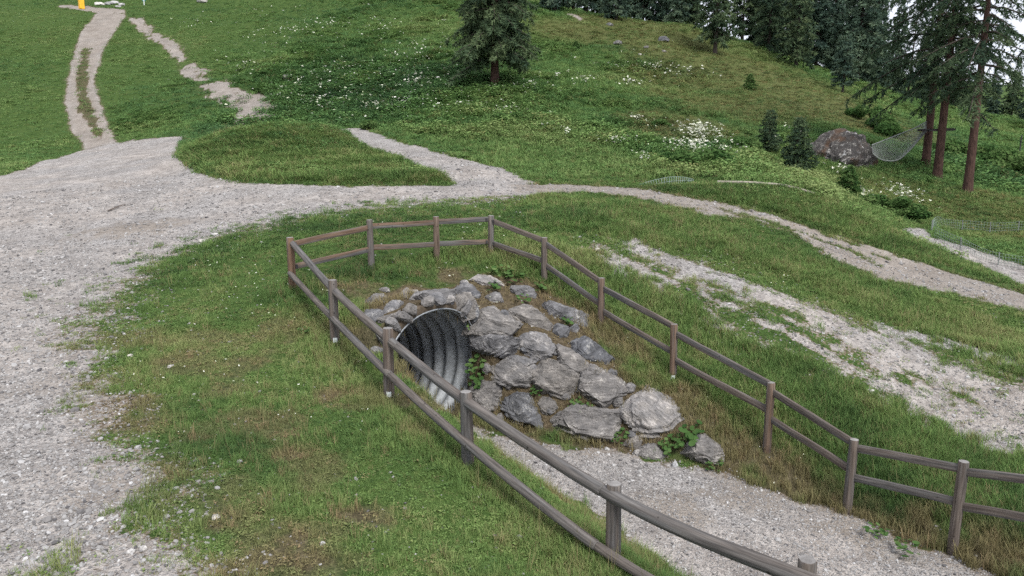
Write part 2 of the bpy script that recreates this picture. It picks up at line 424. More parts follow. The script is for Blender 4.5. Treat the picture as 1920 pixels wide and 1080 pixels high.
def ground_material():
    m, t, b = new_mat('ground', 0.95, 0.1)
    pos = N(t, 'ShaderNodeNewGeometry').outputs['Position']
    g = attr(t, 'gravel'); dry = attr(t, 'dry'); brown = attr(t, 'brown'); lush = attr(t, 'lush')
    n_big = noise(t, pos, 0.35, 2); n_mid = noise(t, pos, 2.3, 3); n_fin = noise(t, pos, 14, 3, 0.6)
    # turf
    turf = ramp(t, n_mid, [(0.3, (0.040, 0.075, 0.022)), (0.5, (0.065, 0.115, 0.030)), (0.72, (0.100, 0.140, 0.042))])
    turf2 = ramp(t, n_fin, [(0.3, (0.018, 0.040, 0.010)), (0.55, (0.055, 0.095, 0.022)), (0.75, (0.110, 0.125, 0.045))])
    turf = mixc(t, 0.55, turf, turf2)
    olive = ramp(t, n_fin, [(0.3, (0.060, 0.068, 0.026)), (0.55, (0.115, 0.120, 0.045)), (0.8, (0.18, 0.16, 0.075))])
    turf = mixc(t, math_n(t, 'MULTIPLY', brown, 0.75), turf, olive)
    lushc = ramp(t, n_fin, [(0.3, (0.012, 0.035, 0.010)), (0.7, (0.045, 0.095, 0.020))])
    turf = mixc(t, math_n(t, 'MULTIPLY', lush, 0.35), turf, lushc)
    straw = ramp(t, n_fin, [(0.25, (0.045, 0.034, 0.022)), (0.55, (0.105, 0.080, 0.052)), (0.8, (0.20, 0.16, 0.11))])
    turf = mixc(t, dry, turf, straw)
    # gravel: crushed stone of many greys in pale dust
    vo = N(t, 'ShaderNodeTexVoronoi'); vo.inputs['Scale'].default_value = 38; t.links.new(pos, vo.inputs['Vector'])
    vo2 = N(t, 'ShaderNodeTexVoronoi'); vo2.inputs['Scale'].default_value = 13; t.links.new(pos, vo2.inputs['Vector'])
    sep = N(t, 'ShaderNodeSeparateColor'); t.links.new(vo.outputs['Color'], sep.inputs[0])
    sep2 = N(t, 'ShaderNodeSeparateColor'); t.links.new(vo2.outputs['Color'], sep2.inputs[0])
    grey = ramp(t, sep.outputs[0], [(0.0, (0.12, 0.118, 0.118)), (0.4, (0.235, 0.228, 0.225)), (0.75, (0.325, 0.317, 0.312)), (1.0, (0.48, 0.475, 0.47))])
    dust = ramp(t, n_mid, [(0.3, (0.285, 0.275, 0.265)), (0.7, (0.40, 0.388, 0.376))])
    grv = mixc(t, maprange(t, math_n(t, 'ADD', math_n(t, 'MULTIPLY', n_big, 0.7), math_n(t, 'MULTIPLY', n_mid, 0.3)), 0.40, 0.60, 0.35, 0.85), grey, dust)
    spk = ramp(t, sep2.outputs[1], [(0.0, (0.78, 0.77, 0.77)), (0.5, (1, 1, 1)), (1.0, (1.2, 1.2, 1.2))])
    grv = mixc(t, 1.0, grv, spk, 'MULTIPLY')
    tanp = ramp(t, n_big, [(0.35, (1.0, 0.985, 0.97)), (0.65, (1.0, 0.95, 0.905))])
    grv = mixc(t, 1.0, grv, tanp, 'MULTIPLY')
    tan = ramp(t, n_fin, [(0.3, (0.165, 0.138, 0.110)), (0.7, (0.30, 0.262, 0.222))])
    grv = mixc(t, math_n(t, 'MULTIPLY', dry, 0.8), grv, tan)
    worn = ramp(t, noise(t, pos, 0.9, 3, 0.6), [(0.35, (0.84, 0.83, 0.82)), (0.62, (1.06, 1.06, 1.06))])
    grv = mixc(t, 1.0, grv, worn, 'MULTIPLY')
    f = math_n(t, 'ADD', g, math_n(t, 'MULTIPLY', math_n(t, 'SUBTRACT', n_fin, 0.5), 1.1))
    f = math_n(t, 'ADD', f, math_n(t, 'MULTIPLY', math_n(t, 'SUBTRACT', n_mid, 0.5), 0.5))
    f = maprange(t, f, 0.25, 0.68)
    earth = ramp(t, n_fin, [(0.3, (0.10, 0.075, 0.05)), (0.7, (0.21, 0.165, 0.12))])
    edge = maprange(t, f, 0.0, 0.5)
    col = mixc(t, edge, turf, earth)
    col = mixc(t, maprange(t, f, 0.3, 1.0), col, grv)
    t.links.new(col, b.inputs['Base Color'])
    h1 = math_n(t, 'MULTIPLY', vo.outputs['Distance'], -1.0)
    hg = math_n(t, 'ADD', math_n(t, 'MULTIPLY', h1, 0.03), math_n(t, 'MULTIPLY', n_fin, 0.05))
    bump(t, b, hg, 0.8, 1.0)
    return m

MAT_GROUND = ground_material()
POLAR_Y = -3.0
rr = [4.0]
while rr[-1] < 430:
    r = rr[-1]
    rr.append(r + (0.036 if 14 < r < 17.2 else 0.06 if 11 < r < 19.2 else 0.0085 * r if r < 60 else 0.011 * r if r < 120 else 0.04 * r))
rr = np.array(rr); th = np.radians(np.linspace(-54, 54, 760))
TH, RR = np.meshgrid(th, rr)
GX = (RR * np.sin(TH)).ravel(); GY = (POLAR_Y + RR * np.cos(TH)).ravel()
GZ = height(GX, GY)
nr, nt = len(rr), len(th)
idx = np.arange(nr * nt).reshape(nr, nt)
quads = np.stack([idx[:-1, :-1], idx[:-1, 1:], idx[1:, 1:], idx[1:, :-1]], -1).reshape(-1, 4)
mg, md, mb, mt_, ml = masks(GX, GY)
# vertex normals of the whole sheet
V = np.stack([GX, GY, GZ], -1)
fn = np.cross(V[quads[:, 2]] - V[quads[:, 0]], V[quads[:, 3]] - V[quads[:, 1]])
VN = np.zeros_like(V)
for k in range(4): np.add.at(VN, quads[:, k], fn)
VN /= np.linalg.norm(VN, axis=1)[:, None] + 1e-12
VN[VN[:, 2] < 0] *= -1
fc = V[quads].mean(1)
# opening where the pipe comes out of the bank
s_in = (fc[:, 0] - MOUTH[0]) * AXIS[0] + (fc[:, 1] - MOUTH[1]) * AXIS[1]
lat = (fc[:, 0] - MOUTH[0]) * SIDE[0] + (fc[:, 1] - MOUTH[1]) * SIDE[1]
zz = fc[:, 2] - PIPE_Z + PIPE_FALL * np.clip(s_in, 0, 9)
def in_pipe(lat, z, grow=1.0):
    return (np.abs(lat) / (PIPE_W * grow)) ** 2.2 + (np.abs(z) / (PIPE_H * grow)) ** 2.2 < 1
hole = (s_in > -0.14) & (s_in < 0.6) & in_pipe(lat, zz, 0.985) & (zz > -PIPE_H + 0.06)
region = np.full(len(quads), 0)
names = ['ground']
for name, P, soft, rag in GRAVEL:
    if name not in names: names.append(name)
    sd, _, _ = poly_sd(fc[:, 0], fc[:, 1], P)
    region[(sd < 0) & (mg[quads].mean(1) > 0.3)] = names.index(name)
region[hole] = -1
for ri, name in enumerate(names):
    q = quads[region == ri]
    if not len(q): continue
    used, inv = np.unique(q, return_inverse=True); q = inv.reshape(-1, 4)
    me = bpy.data.meshes.new(name)
    me.vertices.add(len(used)); me.vertices.foreach_set('co', V[used].ravel())
    me.loops.add(q.size); me.loops.foreach_set('vertex_index', q.ravel().astype(np.int32))
    me.polygons.add(len(q)); me.polygons.foreach_set('loop_start', np.arange(0, q.size, 4, dtype=np.int32))
    me.polygons.foreach_set('use_smooth', np.ones(len(q), bool))
    me.update(calc_edges=True)
    me.normals_split_custom_set_from_vertices(VN[used].tolist())
    for an, arr in (('gravel', mg), ('dry', md), ('brown', mb), ('lush', ml)):
        a = me.attributes.new(an, 'FLOAT', 'POINT'); a.data.foreach_set('value', arr[used].astype(np.float32))
    me.materials.append(MAT_GROUND)
    o = bpy.data.objects.new(name, me); COL.objects.link(o); tag(o, kind='structure')
# ------------------------------------------------------------------ scattering (grass, flowers, loose stones): real geometry on real ground
def proto(name, verts, faces, mat, smooth=False):
    me = bpy.data.meshes.new(name); me.from_pydata([tuple(v) for v in verts], [], [tuple(f) for f in faces]); me.update()
    me.materials.append(mat)
    if smooth: me.polygons.foreach_set('use_smooth', [True] * len(me.polygons))
    return bpy.data.objects.new(name, me)

def scatter(name, pts, rot, scl, pick, protos, attrs, label, cat):
    """one 'stuff' object: a point for every tuft, the tuft shape put there by geometry nodes"""
    me = bpy.data.meshes.new(name); me.vertices.add(len(pts))
    me.vertices.foreach_set('co', np.ascontiguousarray(pts, dtype=np.float32).ravel())
    a = me.attributes.new('rot', 'FLOAT_VECTOR', 'POINT'); a.data.foreach_set('vector', rot.astype(np.float32).ravel())
    a = me.attributes.new('scl', 'FLOAT_VECTOR', 'POINT'); a.data.foreach_set('vector', scl.astype(np.float32).ravel())
    a = me.attributes.new('pick', 'INT', 'POINT'); a.data.foreach_set('value', pick.astype(np.int32))
    for k, v in attrs.items():
        a = me.attributes.new(k, 'FLOAT', 'POINT'); a.data.foreach_set('value', np.asarray(v, np.float32))
    o = bpy.data.objects.new(name, me); COL.objects.link(o)
    c = bpy.data.collections.new(name + '_shapes')
    for i, p in enumerate(protos):
        p.name = '%s_shape_%02d' % (name, i); c.objects.link(p)
    ng = bpy.data.node_groups.new(name + '_scatter', 'GeometryNodeTree')
    ng.interface.new_socket('Geometry', in_out='INPUT', socket_type='NodeSocketGeometry')
    ng.interface.new_socket('Geometry', in_out='OUTPUT', socket_type='NodeSocketGeometry')
    n, l = ng.nodes, ng.links
    gi, go = n.new('NodeGroupInput'), n.new('NodeGroupOutput')
    ci = n.new('GeometryNodeCollectionInfo'); ci.inputs['Collection'].default_value = c
    ci.inputs['Separate Children'].default_value = True; ci.inputs['Reset Children'].default_value = True
    ip = n.new('GeometryNodeInstanceOnPoints'); ip.inputs['Pick Instance'].default_value = True
    def na(nm, typ):
        q = n.new('GeometryNodeInputNamedAttribute'); q.data_type = typ; q.inputs['Name'].default_value = nm
        return q.outputs['Attribute']
    l.new(gi.outputs[0], ip.inputs['Points']); l.new(ci.outputs[0], ip.inputs['Instance'])
    l.new(na('pick', 'INT'), ip.inputs['Instance Index'])
    e2r = n.new('FunctionNodeEulerToRotation'); l.new(na('rot', 'FLOAT_VECTOR'), e2r.inputs[0])
    l.new(e2r.outputs[0], ip.inputs['Rotation']); l.new(na('scl', 'FLOAT_VECTOR'), ip.inputs['Scale'])
    l.new(ip.outputs[0], go.inputs[0])
    md = o.modifiers.new('scatter', 'NODES'); md.node_group = ng
    tag(o, label, cat, kind='stuff')
    return o

def blades(rng, n, spread, hmin, hmax, width, lean=0.5, segs=2):
    V, Fc = [], []
    for i in range(n):
        a = rng.uniform(0, 2 * math.pi); r = spread * math.sqrt(rng.uniform(0, 1))
        bx, by = r * math.cos(a), r * math.sin(a)
        hgt = rng.uniform(hmin, hmax); w = width * rng.uniform(0.6, 1.2)
        d = rng.uniform(0, 2 * math.pi); dx, dy = math.cos(d), math.sin(d)
        le = lean * rng.uniform(0.2, 1.1) * hgt
        b0 = len(V)
        for k in range(segs):
            t = k / segs; ww = w * (1 - 0.45 * t)
            cx, cy, cz = bx + dx * le * t * t, by + dy * le * t * t, hgt * (t - 0.12 * t * t * lean) - 0.01 * (k == 0)
            V.append((cx - dy * ww / 2, cy + dx * ww / 2, cz)); V.append((cx + dy * ww / 2, cy - dx * ww / 2, cz))
        V.append((bx + dx * le, by + dy * le, hgt * (1 - 0.12 * lean)))
        for k in range(segs - 1):
            q = b0 + 2 * k; Fc.append((q, q + 1, q + 3, q + 2))
        q = b0 + 2 * (segs - 1); Fc.append((q, q + 1, q + 2))
    return V, Fc

def leaves(rng, n, spread, hmax, size):
    """broad low leaves (clover, dock): folded pentagons on short stalks"""
    V, Fc = [], []
    for i in range(n):
        a = rng.uniform(0, 2 * math.pi); r = spread * math.sqrt(rng.uniform(0, 1))
        c = np.array([r * math.cos(a), r * math.sin(a), rng.uniform(0.3, 1) * hmax]); s = size * rng.uniform(0.6, 1.2)
        d = rng.uniform(0, 2 * math.pi); f = np.array([math.cos(d), math.sin(d), rng.uniform(-0.5, 0.3)]); f /= np.linalg.norm(f)
        sd = np.array([-math.sin(d), math.cos(d), rng.uniform(-0.3, 0.3)])
        b0 = len(V)
        for p in (c - f * s * 0.5, c + sd * s * 0.45 - f * s * 0.1 + [0, 0, s * .12], c + f * s * 0.55, c - sd * s * 0.45 - f * s * 0.1 + [0, 0, s * .12]):
            V.append(tuple(p))
        Fc += [(b0, b0 + 1, b0 + 2), (b0, b0 + 2, b0 + 3)]
    return V, Fc

def grass_material(name, stops, straw, transl=0.25, typ='INSTANCER'):
    m = bpy.data.materials.new(name); m.use_nodes = True; t = m.node_tree; t.nodes.remove(t.nodes['Principled BSDF'])
    b = N(t, 'ShaderNodeBsdfDiffuse')
    tint = attr(t, 'tint', typ); dry = attr(t, 'dry', typ)
    c = ramp(t, tint, stops)
    c = mixc(t, dry, c, straw)
    t.links.new(c, b.inputs['Color'])
    tr = N(t, 'ShaderNodeBsdfTranslucent'); t.links.new(c, tr.inputs['Color'])
    mx = N(t, 'ShaderNodeMixShader'); mx.inputs['Fac'].default_value = transl
    t.links.new(b.outputs[0], mx.inputs[1]); t.links.new(tr.outputs[0], mx.inputs[2])
    t.links.new(mx.outputs[0], t.nodes['Material Output'].inputs['Surface'])
    return m

GREEN = [(0.0, (0.062, 0.114, 0.044)), (0.35, (0.112, 0.190, 0.062)), (0.65, (0.168, 0.252, 0.082)), (1.0, (0.265, 0.305, 0.125))]
HILLG = [(0.0, (0.068, 0.135, 0.062)), (0.4, (0.115, 0.215, 0.075)), (0.7, (0.170, 0.270, 0.090)), (1.0, (0.25, 0.31, 0.125))]
MAT_GRASS = grass_material('grass_blades', GREEN, (0.27, 0.21, 0.12))
MAT_HILL = grass_material('meadow_blades', HILLG, (0.21, 0.17, 0.078))

def sample_ring(r0, r1, dens, half=math.radians(43)):
    n = int(half * (r1 * r1 - r0 * r0) * dens)
    r = np.sqrt(RNG.uniform(r0 * r0, r1 * r1, n)); a = RNG.uniform(-half, half, n)
    return r * np.sin(a), r * np.cos(a)

def in_view(x, y, z, mu=140, mv=140):
    dx, dy, dz = x, y, z - CAM_Z
    d = dy * math.cos(PITCH) - dz * math.sin(PITCH); up = dy * math.sin(PITCH) + dz * math.cos(PITCH)
    u = 960 + F_PX * dx / d; v = 540 - F_PX * up / d
    return (d > 1) & (u > -mu) & (u < 1920 + mu) & (v > -mv) & (v < 1080 + mv)

def pipe_zone(x, y):
    s = (x - MOUTH[0]) * AXIS[0] + (y - MOUTH[1]) * AXIS[1]; la = (x - MOUTH[0]) * SIDE[0] + (y - MOUTH[1]) * SIDE[1]
    return (s > -0.35) & (s < 0.5) & (np.abs(la) < PIPE_W + 0.05)

TALL = [(hits(P, 60), h) for P, h in [
    ([(935, 485), (1030, 540), (1140, 630), (1270, 730), (1450, 840), (1600, 950), (1790, 1005), (1960, 1050), (1960, 870), (1650, 752), (1450, 650), (1250, 548), (1120, 478), (1000, 445)], 0.21),
    ([(1000, 366), (1300, 396), (1450, 470), (1250, 472), (1100, 440), (1000, 425)], 0.17),
    ([(1330, 470), (1500, 530), (1700, 620), (1960, 730), (1960, 640), (1700, 545), (1450, 455)], 0.17),
    ([(1220, 352), (1500, 350), (1670, 435), (1780, 490), (1960, 560), (1720, 485), (1560, 437), (1440, 397)], 0.2),
    ([(340, 262), (450, 242), (600, 240), (720, 290), (850, 342), (640, 345), (440, 338), (345, 312)], 0.26)]]
BANK_EDGE = CUT_P[[9, 10, 11, 0]]

def grass_height(x, y, t):
    h = np.full(x.shape, 0.048)
    n = fbm(x * 1.3, y * 1.3, 51, 3)
    for P, hh in TALL:
        sd, _, _ = poly_sd(x, y, P)
        h = np.maximum(h, hh * (1 - sstep(-0.25, 0.35, sd + (n - .5))))
    h = np.where((h < .07) & (RNG.uniform(0, 1, h.shape) < 0.10 * sstep(.4, .6, n)), 0.13, h)
    h = np.maximum(h, 0.04 + 0.15 * t)
    sd, _, _ = poly_sd(x, y, CUT_P)
    h = np.maximum(h, 0.17 * (1 - sstep(0.7, 1.3, sd + (n - .5))) * (n > 0.42))
    return h * (0.65 + 0.7 * n)

def lawn():
    rng = random.Random(3)
    P = [proto('t', *blades(rng, 13, 0.055, 0.5, 1.0, 0.10, 0.9), MAT_GRASS) for _ in range(4)]      # unit height, narrow scale set by xy
    P = []
    for _ in range(5): P.append(proto('t', *blades(rng, 12, 0.05, 0.03, 0.065, 0.0055, 1.0), MAT_GRASS))     # short turf
    for _ in range(4): P.append(proto('t', *blades(rng, 16, 0.06, 0.10, 0.22, 0.007, 0.8, 3), MAT_GRASS))    # long grass
    for _ in range(3): P.append(proto('t', *leaves(rng, 9, 0.06, 0.03, 0.022), MAT_GRASS))                   # clover
    for _ in range(2): P.append(proto('t', *blades(rng, 4, 0.05, 0.22, 0.42, 0.005, 0.35, 3), MAT_GRASS))      # seed stalks
    xs, ys = [], []
    for r0, r1, dn in ((4.5, 9, 1000), (9, 14, 620), (14, 20, 330), (20, 28, 190), (28, 42, 80)):
        x, y = sample_ring(r0, r1, dn); xs.append(x); ys.append(y)
    x, y = np.concatenate(xs), np.concatenate(ys)
    ok = in_view(x, y, upper(x, y), 200, 250); x, y = x[ok], y[ok]
    g, d, b, t, l = masks(x, y)
    cl = 0.72 * fbm(x * 4.5, y * 4.5, 61, 3) + 0.28 * RNG.uniform(0, 1, len(x))
    keep = (cl > 0.16 + g * 0.62) | (RNG.uniform(0, 1, len(x)) > np.clip(g * 1.9, 0, 1))
    keep &= (g < 0.93) | (RNG.uniform(0, 1, len(x)) < 0.02)
    keep &= RNG.uniform(0, 1, len(x)) > 0.66 * d
    thin = fbm(x * 0.9, y * 0.9, 71, 4)
    R = np.hypot(x, y)
    keep &= RNG.uniform(0, 1, len(x)) < np.where(R < 18, 0.38 + 0.9 * sstep(0.36, 0.58, thin), 1)
    keep &= ~pipe_zone(x, y)
    sw, _, _ = poly_sd(x, y, WALL_OUT)
    keep &= ~((sw < 0) & (RNG.uniform(0, 1, len(x)) < 0.45))
    sd, _, _ = poly_sd(x, y, CUT_P)
    keep &= ~((sd < -0.32) & (RNG.uniform(0, 1, len(x)) < 0.9))
    x, y, g, d, b, t, l, R = [q[keep] for q in (x, y, g, d, b, t, l, R)]
    z = height(x, y)
    h = grass_height(x, y, t)
    n = len(x)
    farf = np.clip(R / 11.0, 1, 3.2)
    long_ = h > 0.10
    u = RNG.uniform(0, 1, n)
    pick = np.where(long_, 5 + RNG.integers(0, 4, n), np.where(u < 0.16, 9 + RNG.integers(0, 3, n), RNG.integers(0, 5, n)))
    sz = np.where(long_, h / 0.17, h / 0.055) * RNG.uniform(0.7, 1.25, n)
    sz = np.where(pick >= 9, RNG.uniform(0.8, 1.3, n), sz)
    sz = np.where(long_, sz, np.clip(sz, 0.7, 2.0))
    sxy = np.maximum(sz, 0.9) * farf * np.where(long_, 0.8, 1.0)
    scl = np.stack([sxy, sxy, sz * np.where(long_, 1, np.sqrt(farf))], -1)
    stalk = long_ & (RNG.uniform(0, 1, n) < 0.035)
    pick = np.where(stalk, 12 + RNG.integers(0, 2, n), pick)
    scl = np.where(stalk[:, None], np.stack([farf * .8, farf * .8, np.ones(n)], -1), scl)
    rot = np.stack([RNG.normal(0, 0.1, n), RNG.normal(0, 0.1, n), RNG.uniform(0, 6.28, n)], -1)
    big = fbm(x * 0.35, y * 0.35, 81, 3); mid = fbm(x * 1.6, y * 1.6, 83, 3)
    tint = 0.42 + (big - 0.5) * 1.1 + (mid - 0.5) * 0.7 + RNG.normal(0, 0.13, n)
    tint = np.where(long_, tint + 0.14, tint)
    dr = np.clip(d * 0.9 + (RNG.uniform(0, 1, n) < 0.07 + 0.25 * sstep(.5, .7, mid)) * RNG.uniform(0.3, 0.8, n), 0, 1)
    dr = np.where(stalk, 0.7, dr)
    scatter('grass', np.stack([x, y, z - 0.004], -1), rot, scl, pick, P, {'tint': np.clip(tint, 0, 1), 'dry': dr},
            'short green turf and longer grass around the fences and gravel', 'grass')

def hillside():
    rng = random.Random(4)
    P = []
    for _ in range(4): P.append(proto('h', *blades(rng, 22, 0.26, 0.12, 0.32, 0.030, 0.9), MAT_HILL))
    for _ in range(3): P.append(proto('h', *leaves(rng, 26, 0.28, 0.30, 0.11), MAT_HILL))
    xs, ys = [], []
    for r0, r1, dn in ((24, 40, 34), (40, 60, 20), (60, 98, 9), (98, 130, 4)):
        x, y = sample_ring(r0, r1, dn); xs.append(x); ys.append(y)
    x, y = np.concatenate(xs), np.concatenate(ys)
    ok = in_view(x, y, upper(x, y), 200, 120); x, y = x[ok], y[ok]
    g, d, b, t, l = masks(x, y)
    R = np.hypot(x, y)
    keep = (RNG.uniform(0, 1, len(x)) > np.clip(g * 1.6, 0, 0.995)) & (g < 0.55)
    # only beyond the road: the near side is lawn
    keep &= (R > 31) | (upper(x, y) > CAM_Z - 1.3) | ((x > 8) & (y > 24))
    x, y, g, d, b, t, l, R = [q[keep] for q in (x, y, g, d, b, t, l, R)]
    z = height(x, y); n = len(x)
    left = 1 - sstep(-24, -16, x - 0.0 * y)                       # the mown run on the left is shorter
    big = fbm(x * 0.09, y * 0.09, 91, 4); mid = fbm(x * 0.45, y * 0.45, 93, 3)
    u = RNG.uniform(0, 1, n)
    leafy = u < np.clip(0.12 + 0.5 * l + 0.5 * sstep(0.5, 0.65, mid) * (1 - b) - 0.5 * left, 0, 0.7)
    pick = np.where(leafy, 4 + RNG.integers(0, 3, n), RNG.integers(0, 4, n))
    sz = (0.55 + 0.5 * l + 0.9 * (mid - 0.3)) * RNG.uniform(0.7, 1.3, n) * (1 - 0.55 * left) * (1 - 0.35 * b)
    sz = np.clip(sz, 0.2, 1.9)
    far = np.clip(R / 45, 0.85, 1.7)
    scl = np.stack([np.maximum(sz, .7) * far, np.maximum(sz, .7) * far, sz], -1)
    rot = np.stack([RNG.normal(0, 0.12, n), RNG.normal(0, 0.12, n), RNG.uniform(0, 6.28, n)], -1)
    tint = 0.54 + (big - 0.5) * 1.4 + (mid - 0.5) * 0.6 - 0.10 * l + 0.16 * left + RNG.normal(0, 0.12, n)
    dr = np.clip(b * RNG.uniform(0.1, 0.8, n) + (RNG.uniform(0, 1, n) < 0.06) * 0.5, 0, 1)
    scatter('meadow_grass', np.stack([x, y, z - 0.02], -1), rot, scl, pick, P, {'tint': np.clip(tint, 0, 1), 'dry': dr},
            'rough meadow grass and leafy herbs over the hillside', 'grass')

def stone_shapes(mat, n=6, seed=1):
    rng = random.Random(seed); out = []
    import bmesh
    for k in range(n):
        bm = bmesh.new(); bmesh.ops.create_icosphere(bm, subdivisions=1, radius=0.5)
        sx, sy, sz = rng.uniform(.8, 1.2), rng.uniform(.6, 1.0), rng.uniform(.4, .7)
        for v in bm.verts:
            f = rng.uniform(0.8, 1.2); v.co = Vector((v.co.x * sx * f, v.co.y * sy * f, v.co.z * sz * f))
        out.append(proto('s', [v.co[:] for v in bm.verts], [[q.index for q in f.verts] for f in bm.faces], mat)); bm.free()
    return out

def pebbles():
    m, t, b = new_mat('pebbles', 0.85, 0.25)
    c = ramp(t, attr(t, 'tint', 'INSTANCER'), [(0, (0.085, 0.082, 0.085)), (0.3, (0.18, 0.172, 0.168)), (0.65, (0.275, 0.268, 0.262)), (0.9, (0.38, 0.375, 0.37)), (1, (0.47, 0.465, 0.46))])
    t.links.new(c, b.inputs['Base Color'])
    P = stone_shapes(m)
    xs, ys, ws = [], [], []
    for r0, r1, dn, s in ((4.5, 8, 1700, 1.0), (8, 11.5, 1100, 1.0), (11.5, 16, 480, 1.15), (16, 23, 190, 1.4), (23, 34, 40, 1.9)):
        x, y = sample_ring(r0, r1, dn); xs.append(x); ys.append(y); ws.append(np.full(len(x), s))
    x, y, w = np.concatenate(xs), np.concatenate(ys), np.concatenate(ws)
    ok = in_view(x, y, upper(x, y), 120, 200); x, y, w = x[ok], y[ok], w[ok]
    g, d, b_, t_, l = masks(x, y)
    patch = fbm(x * 0.7, y * 0.7, 101, 3)
    keep = RNG.uniform(0, 1, len(x)) < np.clip(g * (0.45 + 0.9 * patch) + 0.012, 0, 1)
    keep &= ~pipe_zone(x, y)
    x, y, w = x[keep], y[keep], w[keep]; n = len(x)
    z = height(x, y)
    sd, _, _ = poly_sd(x, y, CUT_P)
    s = 0.013 * np.exp(RNG.normal(0, 0.42, n)) * w
    s = np.where(sd < 0.3, s * 0.85, s)
    s = np.where(RNG.uniform(0, 1, n) < 0.003, s * 2.2, s)
    s = np.clip(s, 0.006, 0.09) * 2
    rot = RNG.uniform(0, 6.28, (n, 3)) * [0.1, 0.1, 1]
    tint = np.clip(RNG.normal(0.5, 0.24, n), 0, 1)
    scatter('loose_gravel', np.stack([x, y, z + s * 0.08], -1), rot, np.stack([s, s, s], -1), RNG.integers(0, 6, n), P, {'tint': tint},
            'loose grey crushed stones lying on the gravel road and paths', 'gravel')

def flowers():
    m, t, b = new_mat('white_petals', 0.8, 0.1)
    c = ramp(t, attr(t, 'tint', 'INSTANCER'), [(0, (0.50, 0.55, 0.36)), (0.5, (0.68, 0.69, 0.58)), (1, (0.78, 0.78, 0.72))])
    t.links.new(c, b.inputs['Base Color'])
    rng = random.Random(9); P = []
    for k in range(4):                                   # flat flower heads made of several small florets
        V, Fc = [], []
        for i in range(7):
            a, r = rng.uniform(0, 6.28), 0.5 * math.sqrt(rng.uniform(0, 1))
            cx, cy, cz, s = r * math.cos(a), r * math.sin(a), rng.uniform(-.15, .2), rng.uniform(.16, .28)
            b0 = len(V); tilt = rng.uniform(-.4, .4)
            for q in range(5):
                w = q * 1.2566; V.append((cx + s * math.cos(w), cy + s * math.sin(w), cz + tilt * s * math.cos(w)))
            Fc.append(tuple(range(b0, b0 + 5)))
        P.append(proto('f', V, Fc, m))
    spots = [(600, 195, 5, 150), (560, 165, 5, 100), (650, 130, 5, 80), (700, 150, 6, 150), (780, 160, 4, 120), (760, 200, 3.2, 80), (860, 205, 4, 50), (930, 215, 3, 50),
             (1000, 165, 4, 40), (1095, 155, 2.5, 55), (1180, 160, 2.5, 40), (1230, 130, 4, 70), (1290, 138, 3, 30), (1310, 270, 1.5, 300), (1300, 300, 1.6, 220), (1340, 310, 1.3, 60),
             (1155, 275, 0.8, 45), (1175, 270, .6, 25), (1205, 305, .6, 25), (1195, 232, .7, 30), (1060, 255, 1.3, 30), (1450, 270, .5, 25), (1690, 395, 1.3, 110), (1620, 375, 1.0, 40),
             (1580, 330, .9, 40), (460, 130, 6, 50), (550, 60, 7, 90), (620, 50, 7, 60), (370, 45, 4, 30), (720, 60, 6, 50), (780, 90, 5, 40), (490, 28, 5, 25), (520, 90, 6, 40), (700, 205, 2.5, 50),
             (760, 110, 6, 60), (1480, 250, .7, 10), (1500, 260, .5, 10), (1150, 130, 4, 20), (980, 175, 2, 16)]
    xs, ys, lift = [], [], []
    for u, v, r, k in spots:
        p = hit(u, v)
        if not k: continue
        rr_ = np.abs(RNG.normal(0, 0.55, k)) * r; a = RNG.uniform(0, 6.28, k)
        xs.append(p[0] + rr_ * np.cos(a)); ys.append(p[1] + rr_ * np.sin(a) * 0.9)
        lift.append(np.full(k, 0.45 if (u, v) in ((1310, 270), (1300, 300), (1340, 310), (1690, 395)) else 0.0))
    k = 260                                              # daisies and clover heads in the near turf
    hx, hy = sample_ring(6, 20, 7)
    g, *_ = masks(hx, hy); ok = (g < 0.2) & (fbm(hx * .6, hy * .6, 5, 3) > 0.5); hx, hy = hx[ok], hy[ok]
    x1, y1, lf = np.concatenate(xs), np.concatenate(ys), np.concatenate(lift)
    g, *_ = masks(x1, y1); ok = g < 0.2; x1, y1, lf = x1[ok], y1[ok], lf[ok]
    R1 = np.hypot(x1, y1)
    z1 = height(x1, y1) + RNG.uniform(0.22, 0.5, len(x1)) + lf * RNG.uniform(0.4, 1.4, len(x1)); s1 = RNG.uniform(0.07, 0.15, len(x1)) * np.clip(R1 / 45, 0.75, 1.2)
    z2 = height(hx, hy) + RNG.uniform(0.04, 0.08, len(hx)); s2 = RNG.uniform(0.014, 0.024, len(hx)) * np.clip(np.hypot(hx, hy) / 9, 1, 1.6)
    x, y, z, s = np.r_[x1, hx], np.r_[y1, hy], np.r_[z1, z2], np.r_[s1, s2]; n = len(x)
    rot = np.stack([RNG.normal(-.35, 0.35, n), RNG.normal(0, 0.35, n), RNG.uniform(0, 6.28, n)], -1)
    scatter('wildflowers', np.stack([x, y, z], -1), rot, np.stack([s, s, s], -1), RNG.integers(0, 4, n), P, {'tint': RNG.uniform(0, 1, n)},
            'small white wildflowers dotted over the hillside and turf', 'flowers')

lawn(); hillside(); pebbles(); flowers()
# ------------------------------------------------------------------ corrugated underpass pipe
from mathutils import noise as mnoise

